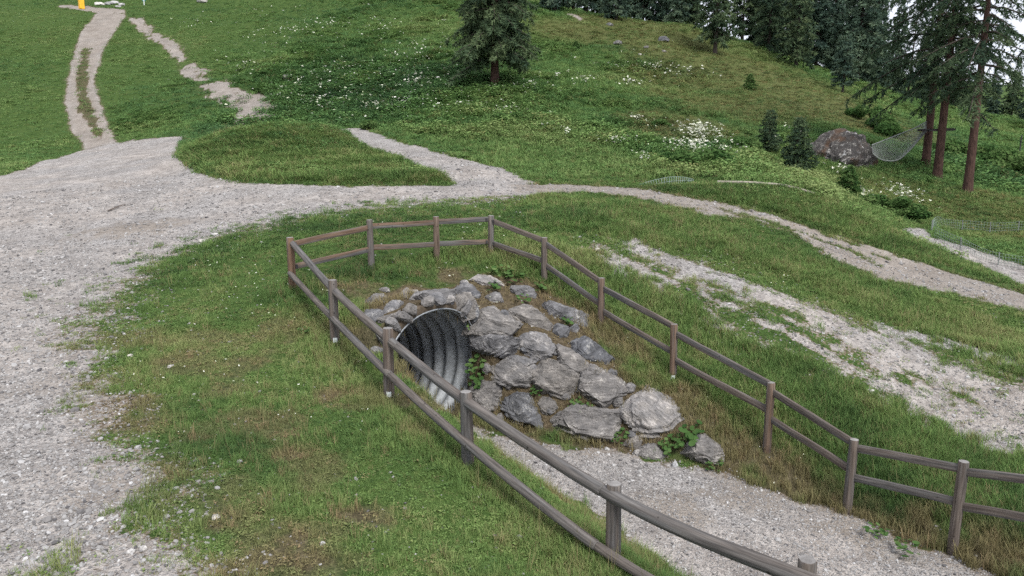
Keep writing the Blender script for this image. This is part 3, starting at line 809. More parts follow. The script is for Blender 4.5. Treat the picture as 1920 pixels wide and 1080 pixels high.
def steel_material():
    m, t, b = new_mat('galvanised_steel', 0.6, 0.4)
    pos = N(t, 'ShaderNodeNewGeometry').outputs['Position']
    n1 = noise(t, pos, 3.0, 4); n2 = noise(t, pos, 22, 3)
    c = ramp(t, n1, [(0.3, (0.22, 0.238, 0.255)), (0.6, (0.31, 0.332, 0.352)), (0.8, (0.38, 0.40, 0.415))])
    c2 = ramp(t, n2, [(0.35, (0.75, 0.75, 0.75)), (0.65, (1.05, 1.05, 1.05))])
    c = mixc(t, 1.0, c, c2, 'MULTIPLY')
    t.links.new(c, b.inputs['Base Color']); b.inputs['Metallic'].default_value = 0.2
    return m
MAT_STEEL = steel_material()

def simple_mat(name, col, rough=0.8, var=0.25, scale=6.0, metallic=0.0):
    m, t, b = new_mat(name, rough, 0.3)
    pos = N(t, 'ShaderNodeNewGeometry').outputs['Position']
    n1 = noise(t, pos, scale, 3)
    lo = tuple(c * (1 - var) for c in col); hi = tuple(min(1, c * (1 + var)) for c in col)
    t.links.new(ramp(t, n1, [(0.3, lo), (0.7, hi)]), b.inputs['Base Color']); b.inputs['Metallic'].default_value = metallic
    return m

def section(n, grow=0.0):
    a = np.linspace(0, 2 * math.pi, n, endpoint=False) + math.pi / 2
    c, s = np.cos(a), np.sin(a); e = 2 / 2.2
    return np.sign(c) * np.abs(c) ** e * (PIPE_W + grow), np.sign(s) * np.abs(s) ** e * (PIPE_H + grow)

def ring_pts(s, grow, n=72):
    la, z = section(n, grow)
    return np.stack([MOUTH[0] + AXIS[0] * s + SIDE[0] * la, MOUTH[1] + AXIS[1] * s + SIDE[1] * la, PIPE_Z - PIPE_FALL * max(s, 0) + z], -1)

def skin(rings, close=True):
    n = len(rings[0]); V = np.vstack(rings); Fc = []
    for i in range(len(rings) - 1):
        for j in range(n):
            k = (j + 1) % n
            Fc.append((i * n + j, i * n + k, (i + 1) * n + k, (i + 1) * n + j))
    return V, Fc

def build_pipe():
    root = empty('culvert_pipe', (MOUTH[0], MOUTH[1], FLOOR_Z0))
    tag(root, 'large corrugated galvanised steel culvert pipe opening in the rock wall', 'culvert')
    inv = Matrix.Translation(-root.location)
    def add(name, rings, mat, smooth=True):
        V, Fc = skin(rings); V = V - np.array(root.location)
        return mesh_obj(name, V, Fc, mat, root, smooth)
    ss = np.arange(-0.12, 9.0, 0.03)
    # outside and inside wall share the corrugation
    inner = [ring_pts(s, -0.045 * math.cos(2 * math.pi * s / 0.30) - 0.01) for s in ss]
    outer = [ring_pts(s, -0.045 * math.cos(2 * math.pi * s / 0.30) + 0.005) for s in ss[::-1]]
    add('corrugated_tube', inner + outer, MAT_STEEL)
    rim = []
    for k in range(9):
        a = k / 8 * 2 * math.pi
        rim.append(ring_pts(-0.125 + 0.012 * math.sin(a), -0.02 + 0.014 * math.cos(a)))
    add('rim', rim, MAT_STEEL)
    for s in (1.35, 2.9):                              # lap joints between the plates
        add('lap_joint', [ring_pts(s, -0.03), ring_pts(s, -0.062), ring_pts(s + 0.16, -0.062), ring_pts(s + 0.16, -0.03)], MAT_STEEL, False)
    # trodden earth lying in the bottom
    V, Fc = [], []
    sl = np.linspace(-0.10, 8.9, 40); w = np.linspace(-1, 1, 13)
    for i, s in enumerate(sl):
        for q in w:
            la = q * 0.86
            z = FLOOR_Z0 - PIPE_FALL * max(s, 0) + 0.055 + 0.05 * q * q + 0.02 * mnoise.noise((s * 2, q * 3, 1.0))
            V.append((MOUTH[0] + AXIS[0] * s + SIDE[0] * la - root.location.x, MOUTH[1] + AXIS[1] * s + SIDE[1] * la - root.location.y, z - root.location.z))
    for i in range(len(sl) - 1):
        for j in range(12):
            q = i * 13 + j; Fc.append((q, q + 1, q + 14, q + 13))
    mesh_obj('earth_floor', V, Fc, simple_mat('trodden_earth', (0.16, 0.13, 0.10), 0.95, 0.4, 9), root, True)
    # packed earth round the mouth, behind the boulders
    la, z = section(72); up = z > -0.75
    cols = []
    for g, s in ((-0.03, -0.10), (0.06, -0.13), (0.12, -0.10), (0.17, 0.0), (0.2, 0.14)):
        q = ring_pts(s, g)
        cols.append(q + np.array([[0.02 * mnoise.noise(Vector(p * 3)) for _ in range(3)] for p in q]))
    V = np.vstack(cols); V[216:, 2] = np.minimum(V[216:, 2], height(V[216:, 0] + AXIS[0] * 0.3, V[216:, 1] + AXIS[1] * 0.3) - 0.02); V = V - np.array(root.location); Fc = []
    for i in range(4):
        for j in range(72):
            k = (j + 1) % 72
            if up[j] and up[k]: Fc.append((i * 72 + j, i * 72 + k, (i + 1) * 72 + k, (i + 1) * 72 + j))
    o = mesh_obj('packed_earth', V, Fc, simple_mat('bank_earth', (0.085, 0.066, 0.046), 0.95, 0.5, 12), root, True)
    # dark cap added at the unseen far end, blocks light from behind
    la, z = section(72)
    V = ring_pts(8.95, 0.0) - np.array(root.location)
    mesh_obj('added_end_cap', V, [tuple(range(72))], simple_mat('dark_cap', (0.05, 0.045, 0.04), 0.95), root)
build_pipe()

# ------------------------------------------------------------------ boulders of the retaining wall
def rock_material(name, base, warm=0.35, lichen=0.35):
    m, t, b = new_mat(name, 0.88, 0.25)
    geo = N(t, 'ShaderNodeNewGeometry').outputs['Position']
    oi = N(t, 'ShaderNodeObjectInfo')
    tc = N(t, 'ShaderNodeTexCoord').outputs['Object']
    mp = N(t, 'ShaderNodeMapping'); mp.inputs['Scale'].default_value = (1.6, 6.0, 3.5)
    vr = N(t, 'ShaderNodeVectorRotate'); vr.rotation_type = 'Z_AXIS'; t.links.new(tc, vr.inputs['Vector'])
    t.links.new(math_n(t, 'MULTIPLY', math_n(t, 'SUBTRACT', oi.outputs['Random'], 0.5), 1.6), vr.inputs['Angle'])
    t.links.new(vr.outputs[0], mp.inputs['Vector'])
    lay = noise(t, mp.outputs[0], 2.6, 5, 0.65)
    n1 = noise(t, geo, 5.0, 4, 0.6); n2 = noise(t, geo, 30, 3, 0.65)
    lay = math_n(t, 'ADD', math_n(t, 'MULTIPLY', lay, 0.55), math_n(t, 'MULTIPLY', n1, 0.45))
    k = lambda f, w=(1, 1, 1): tuple(base[i] * f * w[i] for i in range(3))
    c = ramp(t, lay, [(0.32, k(0.34)), (0.45, k(0.85)), (0.55, k(1.15)), (0.68, k(2.2))])
    warmc = ramp(t, n1, [(0.38, (1, 1, 1)), (0.68, (1.12, 0.96, 0.78))])
    c = mixc(t, math_n(t, 'MULTIPLY', oi.outputs['Random'], warm), c, mixc(t, 1.0, c, warmc, 'MULTIPLY'))
    val = ramp(t, oi.outputs['Random'], [(0.0, (0.60, 0.63, 0.68)), (0.3, (0.92, 0.92, 0.94)), (0.6, (1.12, 1.07, 1.00)), (0.8, (1.0, 1.02, 1.06)), (1.0, (1.75, 1.70, 1.64))])
    c = mixc(t, 1.0, c, val, 'MULTIPLY')
    lf = maprange(t, math_n(t, 'MULTIPLY', n1, n2), 0.30, 0.42)
    c = mixc(t, math_n(t, 'MULTIPLY', lf, lichen), c, (0.62, 0.60, 0.55))
    dk = maprange(t, n2, 0.30, 0.42, 0.55, 1.0)
    dkc = N(t, 'ShaderNodeCombineColor')
    for i in range(3): t.links.new(dk, dkc.inputs[i])
    c = mixc(t, 1.0, c, dkc.outputs[0], 'MULTIPLY')
    t.links.new(c, b.inputs['Base Color'])
    hh = math_n(t, 'ADD', math_n(t, 'MULTIPLY', lay, 0.05), math_n(t, 'MULTIPLY', n2, 0.018))
    bump(t, b, hh, 1.0, 1.4)
    return m
MAT_ROCK = rock_material('schist_rock', (0.158, 0.156, 0.157))
_ico = {}
def ico(level):
    if level not in _ico:
        import bmesh
        bm = bmesh.new(); bmesh.ops.create_icosphere(bm, subdivisions=level, radius=1.0)
        _ico[level] = (np.array([v.co[:] for v in bm.verts]), [[q.index for q in f.verts] for f in bm.faces]); bm.free()
    return _ico[level]

def rock_shape(rad_fn, thick, seed, level=4, cuts=22, rough=0.035):
    """vertices in a local frame: x,y across the face, z out of the wall"""
    rng = np.random.default_rng(seed)
    D, Fc = ico(level); D = D.copy()
    phi = np.arctan2(D[:, 1], D[:, 0]); rho = np.sqrt(np.clip(1 - D[:, 2] ** 2, 0, 1))
    R = rad_fn(phi)
    s = rho ** 0.45; zt = np.sign(D[:, 2]) * np.abs(D[:, 2]) ** 0.7
    P = np.stack([np.cos(phi) * R * s, np.sin(phi) * R * s, zt * thick], -1)
    size = float(np.mean(R))
    for k in range(cuts):                              # broken flat faces
        n = rng.normal(0, 1, 3); n[2] = abs(n[2]) * 0.9; n /= np.linalg.norm(n)
        ext = (P @ n).max(); lim = ext * rng.uniform(0.66, 0.92)
        over = P @ n - lim; P = P - np.where(over > 0, over, 0)[:, None] * n
    for ax in (0, 1):                                  # back to the full outline
        P[:, ax] *= np.ptp(np.stack([np.cos(phi), np.sin(phi)], -1)[:, ax] * R) / np.ptp(P[:, ax])
    off = rng.uniform(0, 50, 3); out = np.empty_like(P)
    nrm = P / (np.linalg.norm(P, axis=1)[:, None] + 1e-9)
    tilt = rng.uniform(-0.5, 0.5)
    for i, p in enumerate(P):
        q = Vector(p / size * 1.4 + off)
        d = mnoise.fractal(q, 0.9, 2.1, 4) * rough
        lay = (p[1] + tilt * p[0]) / size * 3.6 + mnoise.noise(q * 1.1) * 1.5      # bedding steps
        d += ((lay % 1.0) - 0.5) * 0.11 + mnoise.noise(q * 4.0) * 0.03
        out[i] = p + nrm[i] * d * size
    return out, Fc

def poly_radius(pts):
    """radius as a function of angle for a star-shaped outline about the origin"""
    ang = np.arctan2(pts[:, 1], pts[:, 0]); o = np.argsort(ang); pts = pts[o]
    def fn(phi):
        best = np.full(phi.shape, 0.0); d = np.stack([np.cos(phi), np.sin(phi)], -1)
        for a, b in zip(pts, np.roll(pts, -1, 0)):
            e = b - a; den = d[:, 0] * e[1] - d[:, 1] * e[0]
            with np.errstate(divide='ignore', invalid='ignore'):
                t = (a[0] * e[1] - a[1] * e[0]) / den; u = (a[0] * d[:, 1] - a[1] * d[:, 0]) / den
            ok = (np.abs(den) > 1e-9) & (t > 0) & (u >= -1e-3) & (u <= 1.001)
            best = np.where(ok, np.maximum(best, t), best)
        return np.where(best > 0, best, np.median(best[best > 0]))
    return fn

def surf_normal(p):
    e = 0.25
    xs = np.array([p[0] - e, p[0] + e, p[0], p[0]]); ys = np.array([p[1], p[1], p[1] - e, p[1] + e]); h = height(xs, ys)
    n = np.array([-(h[1] - h[0]) / (2 * e), -(h[3] - h[2]) / (2 * e), 1.0]); return n / np.linalg.norm(n)

def wall_rock(px, seed, parent, mat, name='rock', proud=0.0, thick=0.5, level=5):
    px = np.array(px, float); cu, cv = px.mean(0)
    p = hit(cu, cv)
    view = np.array([0, 0, CAM_Z]) - p; view /= np.linalg.norm(view)
    n = surf_normal(p); n = n + 1.1 * view; n /= np.linalg.norm(n)
    W = []
    for u, v in px:
        R = ray(u, v); o = np.array([0, 0, CAM_Z]); t = ((p - o) @ n) / (R @ n); W.append(o + t * R)
    W = np.array(W); c = W.mean(0)
    e1 = np.array([1.0, 0, 0]) - n * n[0]; e1 /= np.linalg.norm(e1); e2 = np.cross(n, e1)
    L = np.stack([(W - c) @ e1, (W - c) @ e2], -1) * 1.31
    size = np.hypot(L[:, 0], L[:, 1]).mean()
    P, Fc = rock_shape(poly_radius(L), size * thick, seed, level)
    o = mesh_obj(name, P, Fc, mat, None, True)
    M = Matrix(((e1[0], e2[0], n[0]), (e1[1], e2[1], n[1]), (e1[2], e2[2], n[2]))).to_4x4()
    cc = c + n * (proud - 0.05 * size)
    o.matrix_world = Matrix.Translation(Vector(cc)) @ M
    if parent is not None:
        mw = o.matrix_world.copy(); o.parent = parent
        o.matrix_parent_inverse = Matrix.Identity(4)
        o.matrix_basis = Matrix.Translation(-parent.location) @ mw
    me = o.data
    me.set_sharp_from_angle(angle=math.radians(20))
    return o

Z4 = lambda P: [(640 + x / 3, 480 + y / 3) for x, y in P]
Z6 = lambda P: [(1000 + x / 3, 600 + y / 3) for x, y in P]
WALL = [Z4(P) for P in [
    [(140, 300), (150, 240), (210, 218), (250, 235), (252, 285), (215, 302)],
    [(232, 345), (240, 285), (290, 250), (330, 250), (335, 290), (300, 330)],
    [(325, 250), (340, 195), (385, 175), (408, 215), (405, 280), (370, 285)],
    [(130, 310), (190, 305), (228, 330), (225, 395), (180, 400), (140, 370)],
    [(232, 350), (300, 335), (340, 310), (335, 345), (295, 385), (240, 405)],
    [(435, 250), (445, 210), (520, 195), (640, 200), (640, 235), (600, 278), (500, 266)],
    [(640, 205), (655, 160), (690, 148), (770, 185), (775, 225), (730, 255), (690, 245)],
    [(610, 270), (640, 240), (710, 245), (755, 310), (750, 370), (690, 345), (650, 310)],
    [(745, 120), (790, 108), (870, 130), (920, 170), (860, 180), (770, 165)],
    [(825, 270), (840, 215), (880, 208), (930, 235), (925, 270), (870, 285)],
    [(960, 215), (975, 172), (1040, 178), (1100, 225), (1080, 250), (1000, 240)],
    [(745, 420), (755, 350), (780, 325), (900, 350), (990, 390), (1015, 440), (970, 470), (850, 455)],
    [(770, 330), (790, 295), (850, 290), (900, 320), (895, 345), (830, 340)],
    [(925, 310), (950, 288), (1040, 285), (1090, 300), (1180, 370), (1185, 425), (1070, 440), (1000, 390)],
    [(1140, 275), (1180, 262), (1260, 300), (1360, 370), (1330, 395), (1250, 385), (1180, 330)],
    [(1190, 450), (1205, 390), (1260, 395), (1280, 440), (1250, 480), (1205, 490)],
    [(750, 470), (780, 448), (900, 460), (990, 480), (985, 530), (930, 558), (820, 545), (760, 520)],
    [(1000, 530), (1015, 460), (1060, 445), (1150, 455), (1205, 520), (1190, 570), (1100, 588), (1030, 570)],
    [(920, 590), (960, 550), (1020, 560), (1080, 600), (1030, 625), (970, 610)],
    [(1195, 545), (1215, 520), (1270, 510), (1340, 570), (1390, 625), (1360, 670), (1280, 645), (1220, 600)],
    [(1300, 530), (1315, 470), (1360, 460), (1440, 520), (1505, 590), (1500, 630), (1430, 630), (1370, 590)],
    [(815, 625), (850, 575), (960, 590), (1050, 640), (1070, 700), (1040, 740), (920, 740), (850, 690)],
    [(1050, 660), (1070, 605), (1180, 600), (1280, 640), (1345, 700), (1320, 790), (1230, 825), (1140, 790), (1080, 720)],
    [(1310, 770), (1350, 690), (1410, 642), (1470, 680), (1560, 740), (1570, 850), (1480, 865), (1380, 830)],
    [(735, 730), (780, 705), (860, 715), (895, 770), (890, 850), (830, 870), (760, 860)],
    [(900, 800), (930, 750), (1030, 780), (1110, 830), (1140, 890), (1120, 940), (1000, 945), (930, 880)],
    [(1115, 850), (1135, 805), (1200, 815), (1230, 850), (1190, 895), (1140, 890)],
    [(1175, 920), (1200, 880), (1310, 865), (1480, 880), (1560, 875), (1590, 960), (1570, 1060), (1400, 1040), (1250, 1010)]]]
WALL += [Z6(P) for P in [
    [(510, 470), (570, 420), (720, 405), (740, 460), (800, 530), (835, 620), (800, 660), (690, 680), (600, 650), (550, 560)],
    [(520, 700), (560, 660), (620, 670), (610, 720), (550, 725)],
    [(570, 740), (620, 700), (720, 735), (770, 790), (700, 820), (600, 790)]]]
wall_root = empty('boulder_retaining_wall', tuple(hit(1010, 800)))
tag(wall_root, 'dry retaining wall of big grey boulders around the culvert mouth', 'stone wall')
for i, P in enumerate(WALL):
    wall_rock(P, 100 + i, wall_root, MAT_ROCK)
_r = random.Random(5)                                 # small stones wedged between the big ones
for i, (u, v, s) in enumerate([(905, 598, 10), (985, 655, 10), (1012, 600, 9), (1078, 618, 11), (1112, 672, 10), (955, 722, 9), (1062, 742, 9), (1158, 752, 12), (1180, 728, 11), (892, 556, 9),
        (948, 590, 9), (1042, 588, 9), (872, 532, 8), (900, 745, 12), (912, 690, 10), (1150, 700, 9), (1000, 690, 8), (1030, 770, 9), (1195, 850, 10), (780, 552, 9), (775, 562, 8), (722, 545, 9), (1185, 815, 10), (935, 785, 11)]):
    P = [(u + s * _r.uniform(.75, 1.25) * math.cos(a * 1.0472 + .3), v + s * .8 * _r.uniform(.75, 1.25) * math.sin(a * 1.0472 + .3)) for a in range(6)]
    wall_rock(P, 700 + i, wall_root, MAT_ROCK, 'rock', 0.02, 0.6, 3)
for i in range(11):                                    # a course of stones set on the rim of the pipe
    a = math.radians(38 + i * 11.5 + _r.uniform(-3, 3)); c, s_ = math.cos(a), math.sin(a); g = 0.13 + _r.uniform(-.02, .05)
    la, z = math.copysign(abs(c) ** (2 / 2.2), c) * (PIPE_W + g), s_ ** (2 / 2.2) * (PIPE_H + g)
    p = np.array([MOUTH[0] + AXIS[0] * -0.08 + SIDE[0] * la, MOUTH[1] + AXIS[1] * -0.08 + SIDE[1] * la, PIPE_Z + z])
    k = _r.uniform(.85, 1.2)
    P, Fc = rock_shape(lambda ph: 1 + .15 * np.sin(ph * 2 + i) + .1 * np.sin(ph * 3 + 2 * i), .8, 740 + i, 3)
    q = mesh_obj('rock', P * np.array([.17, .12, .12]) * k, Fc, MAT_ROCK, wall_root, True)
    q.location = tuple(p - np.array(wall_root.location)); q.rotation_euler = (_r.uniform(-.3, .3), a - math.pi / 2, math.atan2(SIDE[1], SIDE[0]))
    q.data.set_sharp_from_angle(angle=math.radians(20))
o = wall_rock(Z6([(860, 750), (900, 680), (970, 660), (1040, 710), (1060, 770), (1050, 820), (920, 825)]), 160, None, MAT_ROCK, 'boulder', 0.05, 0.6)
tag(o, 'single grey boulder at the low end of the rock wall beside dry grass', 'boulder')
MAT_PALE = rock_material('pale_rock', (0.40, 0.395, 0.385), 0.2, 0.5)
o = wall_rock(Z6([(778, 832), (786, 802), (802, 800), (808, 822), (800, 842)]), 161, None, MAT_PALE, 'stone', 0.02, 0.7, 3)
tag(o, 'small white stone at the path edge left of the end boulder', 'stone')
# ------------------------------------------------------------------ wooden fences
def wood_material():
    m, t, b = new_mat('weathered_wood', 0.82, 0.2)
    a = N(t, 'ShaderNodeAttribute'); a.attribute_name = 'grain'
    oi = N(t, 'ShaderNodeObjectInfo')
    off = N(t, 'ShaderNodeVectorMath', operation='SCALE'); 
    cmb = N(t, 'ShaderNodeCombineXYZ')
    for i in range(3): t.links.new(oi.outputs['Random'], cmb.inputs[i])
    t.links.new(cmb.outputs[0], off.inputs[0]); off.inputs['Scale'].default_value = 37.0
    add = N(t, 'ShaderNodeVectorMath', operation='ADD'); t.links.new(a.outputs['Vector'], add.inputs[0]); t.links.new(off.outputs[0], add.inputs[1])
    gr = noise(t, add.outputs[0], 42, 4, 0.65); lg = noise(t, add.outputs[0], 9, 3, 0.5)
    geo = N(t, 'ShaderNodeNewGeometry').outputs['Position']; kn = noise(t, geo, 9, 3)
    c = ramp(t, gr, [(0.25, (0.030, 0.029, 0.028)), (0.45, (0.088, 0.085, 0.083)), (0.62, (0.140, 0.136, 0.132)), (0.8, (0.23, 0.224, 0.216))])
    br = ramp(t, lg, [(0.4, (1.0, 1.0, 1.0)), (0.65, (1.04, 0.98, 0.92))])
    c = mixc(t, 1.0, c, br, 'MULTIPLY')
    warm = ramp(t, gr, [(0.25, (0.045, 0.027, 0.018)), (0.5, (0.150, 0.090, 0.056)), (0.8, (0.25, 0.165, 0.11))])
    c = mixc(t, math_n(t, 'MULTIPLY', attr(t, 'warm'), maprange(t, lg, 0.35, 0.6)), c, warm)
    endg = attr(t, 'endgrain')
    c = mixc(t, endg, c, ramp(t, kn, [(0.3, (0.16, 0.152, 0.145)), (0.7, (0.30, 0.29, 0.28))]))
    crack = maprange(t, gr, 0.27, 0.32, 0.35, 1.0)
    cc = N(t, 'ShaderNodeCombineColor')
    for i in range(3): t.links.new(crack, cc.inputs[i])
    c = mixc(t, 1.0, c, cc.outputs[0], 'MULTIPLY')
    vk = N(t, 'ShaderNodeTexVoronoi'); vk.inputs['Scale'].default_value = 5.0; t.links.new(geo, vk.inputs['Vector'])
    c = mixc(t, maprange(t, vk.outputs['Distance'], 0.05, 0.10, 0.75, 0.0), c, (0.022, 0.018, 0.016))
    t.links.new(c, b.inputs['Base Color'])
    bump(t, b, gr, 0.7, 0.008)
    return m
MAT_WOOD = wood_material()
MAT_IRON = simple_mat('dark_iron', (0.035, 0.033, 0.035), 0.6)
MAT_WHITE = simple_mat('white_plastic', (0.72, 0.76, 0.76), 0.5, 0.06)
MAT_INK = simple_mat('dark_ink', (0.04, 0.06, 0.06), 0.6)

def frame(d):
    d = np.asarray(d, float) / np.linalg.norm(d); h = np.array([0, 0, 1.0]) if abs(d[2]) < 0.95 else np.array([1.0, 0, 0])
    s = np.cross(d, h); s /= np.linalg.norm(s); return d, s, np.cross(s, d)

def wood_tube(name, P, R, parent, sides=14, warm=0.2, prof=None, wob=0.004, seed=0):
    """timber along a line of points P; R radius, or prof = list of (across, up) for sawn timber"""
    rng = random.Random(seed); P = np.asarray(P, float); n = len(P)
    if prof is None: prof = [(math.cos(2 * math.pi * k / sides), math.sin(2 * math.pi * k / sides)) for k in range(sides)]
    m = len(prof); V, G, E, Fc = [], [], [], []
    ln = np.r_[0, np.cumsum(np.linalg.norm(np.diff(P, axis=0), axis=1))]
    def ring(c, d, r, l, e):
        _, s, u = d
        for a, b in prof:
            w = 1 + wob * rng.uniform(-1, 1) / max(r, .02)
            V.append(tuple(c + (s * a + u * b) * r * w)); G.append((a * r, b * r, l * 0.045)); E.append(e)
    for i in range(n):
        d = frame(P[min(i + 1, n - 1)] - P[max(i - 1, 0)])
        r = R[i] if hasattr(R, '__len__') else R
        if i == 0: ring(P[0] - d[0] * 0.0, d, r * 0.90, 0.0, 0.0); ring(P[0] + d[0] * 0.012, d, r, 0.012, 0.0)
        elif i == n - 1: ring(P[-1] - d[0] * 0.012, d, r, ln[-1], 0.0); ring(P[-1], d, r * 0.90, ln[-1], 0.0)
        else: ring(P[i], d, r, ln[i], 0.0)
    k = len(V) // m
    for i in range(k - 1):
        for j in range(m):
            q = (j + 1) % m; Fc.append((i * m + j, i * m + q, (i + 1) * m + q, (i + 1) * m + j))
    base = len(V)                                      # end faces have vertices of their own: sawn ends are paler
    for i in (0, k - 1):
        for j in range(m): V.append(V[i * m + j]); G.append((G[i * m + j][0], G[i * m + j][1], 0)); E.append(1.0)
    Fc.append(tuple(base + j for j in range(m))[::-1]); Fc.append(tuple(base + m + j for j in range(m)))
    loc = np.array(parent.location) if parent is not None else np.zeros(3)
    o = mesh_obj(name, np.array(V) - loc, Fc, MAT_WOOD, parent, True)
    me = o.data
    a = me.attributes.new('grain', 'FLOAT_VECTOR', 'POINT'); a.data.foreach_set('vector', np.array(G, np.float32).ravel())
    a = me.attributes.new('endgrain', 'FLOAT', 'POINT'); a.data.foreach_set('value', np.array(E, np.float32))
    wv = np.full(len(V), warm, np.float32)
    a = me.attributes.new('warm', 'FLOAT', 'POINT'); a.data.foreach_set('value', wv)
    me.set_sharp_from_angle(angle=math.radians(40))
    return o

def z_at(p, v):
    R = ray(960, v); return CAM_Z + p[1] * R[2] / R[1]

def post(parent, u, vb, vt, d, r, warm, seed):
    rng = random.Random(seed)
    b = at(u, vb, d); zg = float(height(np.array([b[0]]), np.array([b[1]]))[0])
    ut = u + (u - 960) * 0.00008 * (vb - vt) * 1.0
    top = np.array([b[0] + rng.uniform(-.01, .01) * 2, b[1] + rng.uniform(-.01, .01) * 2, z_at(b, vt)])
    # keep the post vertical in the world: same ground position, height read from the picture
    P = [np.array([b[0], b[1], zg - 0.35])] + [np.array([b[0], b[1], zg - 0.35]) * (1 - t) + top * t for t in (0.3, 0.6, 0.85)] + [top]
    o = wood_tube('post', P, [r * 1.04, r * 1.02, r, r, r * 0.98], parent, 16, warm, seed=seed)
    return o, np.array([b[0], b[1], zg]), top

def small_box(name, c, ax, ay, az, mat, parent):
    V = [c + sx * ax + sy * ay + sz * az for sz in (-1, 1) for sy in (-1, 1) for sx in (-1, 1)]
    Fc = [(0, 2, 3, 1), (4, 5, 7, 6), (0, 1, 5, 4), (2, 6, 7, 3), (0, 4, 6, 2), (1, 3, 7, 5)]
    loc = np.array(parent.matrix_world.translation) if parent is not None else np.zeros(3)
    return mesh_obj(name, np.array(V) - loc, Fc, mat, parent)

def number_plate(parent_post, root, base, top, r, up):
    """small white plate with worn dark marks near the foot of a post, facing the camera"""
    c0 = base + (top - base) / np.linalg.norm(top - base) * up
    f = -c0.copy(); f[2] = 0; f /= np.linalg.norm(f); s = np.array([-f[1], f[0], 0]); z = np.array([0, 0, 1.0])
    o = small_box('plate', c0 + f * (r + 0.004), s * 0.034, f * 0.003, z * 0.038, MAT_WHITE, None)
    marks = []
    for (a, b_, w, h) in ((-.020, .022, .012, .006), (-.026, .008, .004, .014), (-.014, -.006, .010, .005), (.018, .020, .013, .005), (.026, .006, .004, .016), (.014, -.012, .012, .005), (-.018, -.026, .014, .005), (.020, -.030, .010, .005)):
        marks.append((c0 + f * (r + 0.0085) + s * a * .8 + z * b_, w, h))
    V, Fc = [], []
    for c, w, h in marks:
        b0 = len(V); V += [c - s * w - z * h, c + s * w - z * h, c + s * w + z * h, c - s * w + z * h]; Fc.append((b0, b0 + 1, b0 + 2, b0 + 3))
    mk = mesh_obj('marks', np.array(V), Fc, MAT_INK, None)
    for q, par in ((o, parent_post), (mk, o)):
        q.parent = par; q.matrix_parent_inverse = (Matrix.Translation(root.location)).inverted()

def crom(P, n=10):
    P = [np.asarray(p, float) for p in P]; Q = [2 * P[0] - P[1]] + P + [2 * P[-1] - P[-2]]; out = []
    for i in range(1, len(Q) - 2):
        for k in range(n):
            t = k / n; a, b, c, d = Q[i - 1], Q[i], Q[i + 1], Q[i + 2]
            out.append(0.5 * (2 * b + (c - a) * t + (2 * a - 5 * b + 4 * c - d) * t * t + (3 * b - a - 3 * c + d) * t ** 3))
    out.append(P[-1]); return out

# --- fence of round poles on the near side of the cutting
fl = empty('pole_rail_fence', tuple(hit(729, 748)))
tag(fl, 'weathered fence of long round pole rails on the near left side of the cutting', 'fence')
PR = 0.074
warmL = {'A': .9, 'K': .35, 'L': .35, 'M': .2, 'N': .3}
for i, (nm, u, vb, vt, d) in enumerate(POSTS_L):
    o, b, tp = post(fl, u, vb, vt, d, PR, warmL[nm], 300 + i)
    if nm == 'K': number_plate(o, fl, b, tp, PR * 1.02, 0.11)
    if nm == 'L': number_plate(o, fl, b, tp, PR * 1.02, 0.10)
# next post just outside the lower edge of the picture
b = at(1508, 1262, 6.0); tp = at(1508, 1056, 6.0); tp[:2] = b[:2]
# its top shows at the very bottom of the picture
d0 = 6.0; top = at(1514, 1049, d0); b = np.array([top[0], top[1], CAM_Z - 4.35])
wood_tube('post', [b, b * .5 + top * .5, top], [PR, PR, PR * .98], fl, 16, .2, seed=320)
def rail_pts(L): return [at(u, v, d) for u, v, d in L]
UP = rail_pts([(545, 453, 14.40), (628, 546, 12.12), (734, 641, 10.30), (880, 757, 8.80), (1156, 934, 7.18), (1500, 1083, 5.78), (1950, 1240, 4.7)])
LO = rail_pts([(543, 512, 14.40), (627, 600, 12.12), (731, 703, 10.30), (877, 833, 8.80), (1143, 1040, 7.20), (1480, 1215, 5.8), (1900, 1380, 4.7)])
UPc, LOc = crom(UP, 12), crom(LO, 12)
for k, (a, b_) in enumerate(((0, 25), (25, 47), (47, 73))):
    seg = UPc[a:b_ + 1] if k == 0 else UPc[a:b_ + 1]
    seg = [p.copy() for p in seg]
    if k: seg[0] = seg[0] + (seg[1] - seg[0]) * 0.06
    n = len(seg); rad = np.linspace(0.057 + .004 * k, 0.061 + .005 * k, n)
    wood_tube('rail', seg, rad, fl, 16, .12, seed=330 + k, wob=.002)
for k, (a, b_) in enumerate(((0, 24), (24, 47), (47, 73))):
    seg = [p.copy() for p in LOc[a:b_ + 1]]
    if k: seg[0] = seg[0] + (seg[1] - seg[0]) * 0.06
    n = len(seg); rad = np.linspace(0.050 + .003 * (k % 2), 0.056, n)
    wood_tube('rail', seg, rad, fl, 16, .12, seed=340 + k, wob=.002)

# --- fence of sawn rails behind and beyond the cutting
fr = empty('board_rail_fence', tuple(hit(920, 476)))
tag(fr, 'wooden fence of round posts and sawn board rails curving behind the cutting', 'fence')
warmR = dict(zip('BCDEFGHIJ', (.15, .5, .25, .35, .6, .8, .7, .3, .25)))
info = {}
for i, (nm, u, vb, vt, d) in enumerate(POSTS_R):
    o, b, tp = post(fr, u, vb, vt, d, 0.066, warmR[nm], 400 + i); info[nm] = (b, tp, d)
    if nm == 'G': number_plate(o, fr, b, tp, .068, 0.08)
o, b, tp = post(fr, 2030, 1075, 902, 8.9, 0.066, .3, 420); info['Z'] = (b, tp, 8.9)
info['A'] = (at(549, 545, 14.5), at(549, 445, 14.5), 14.5)
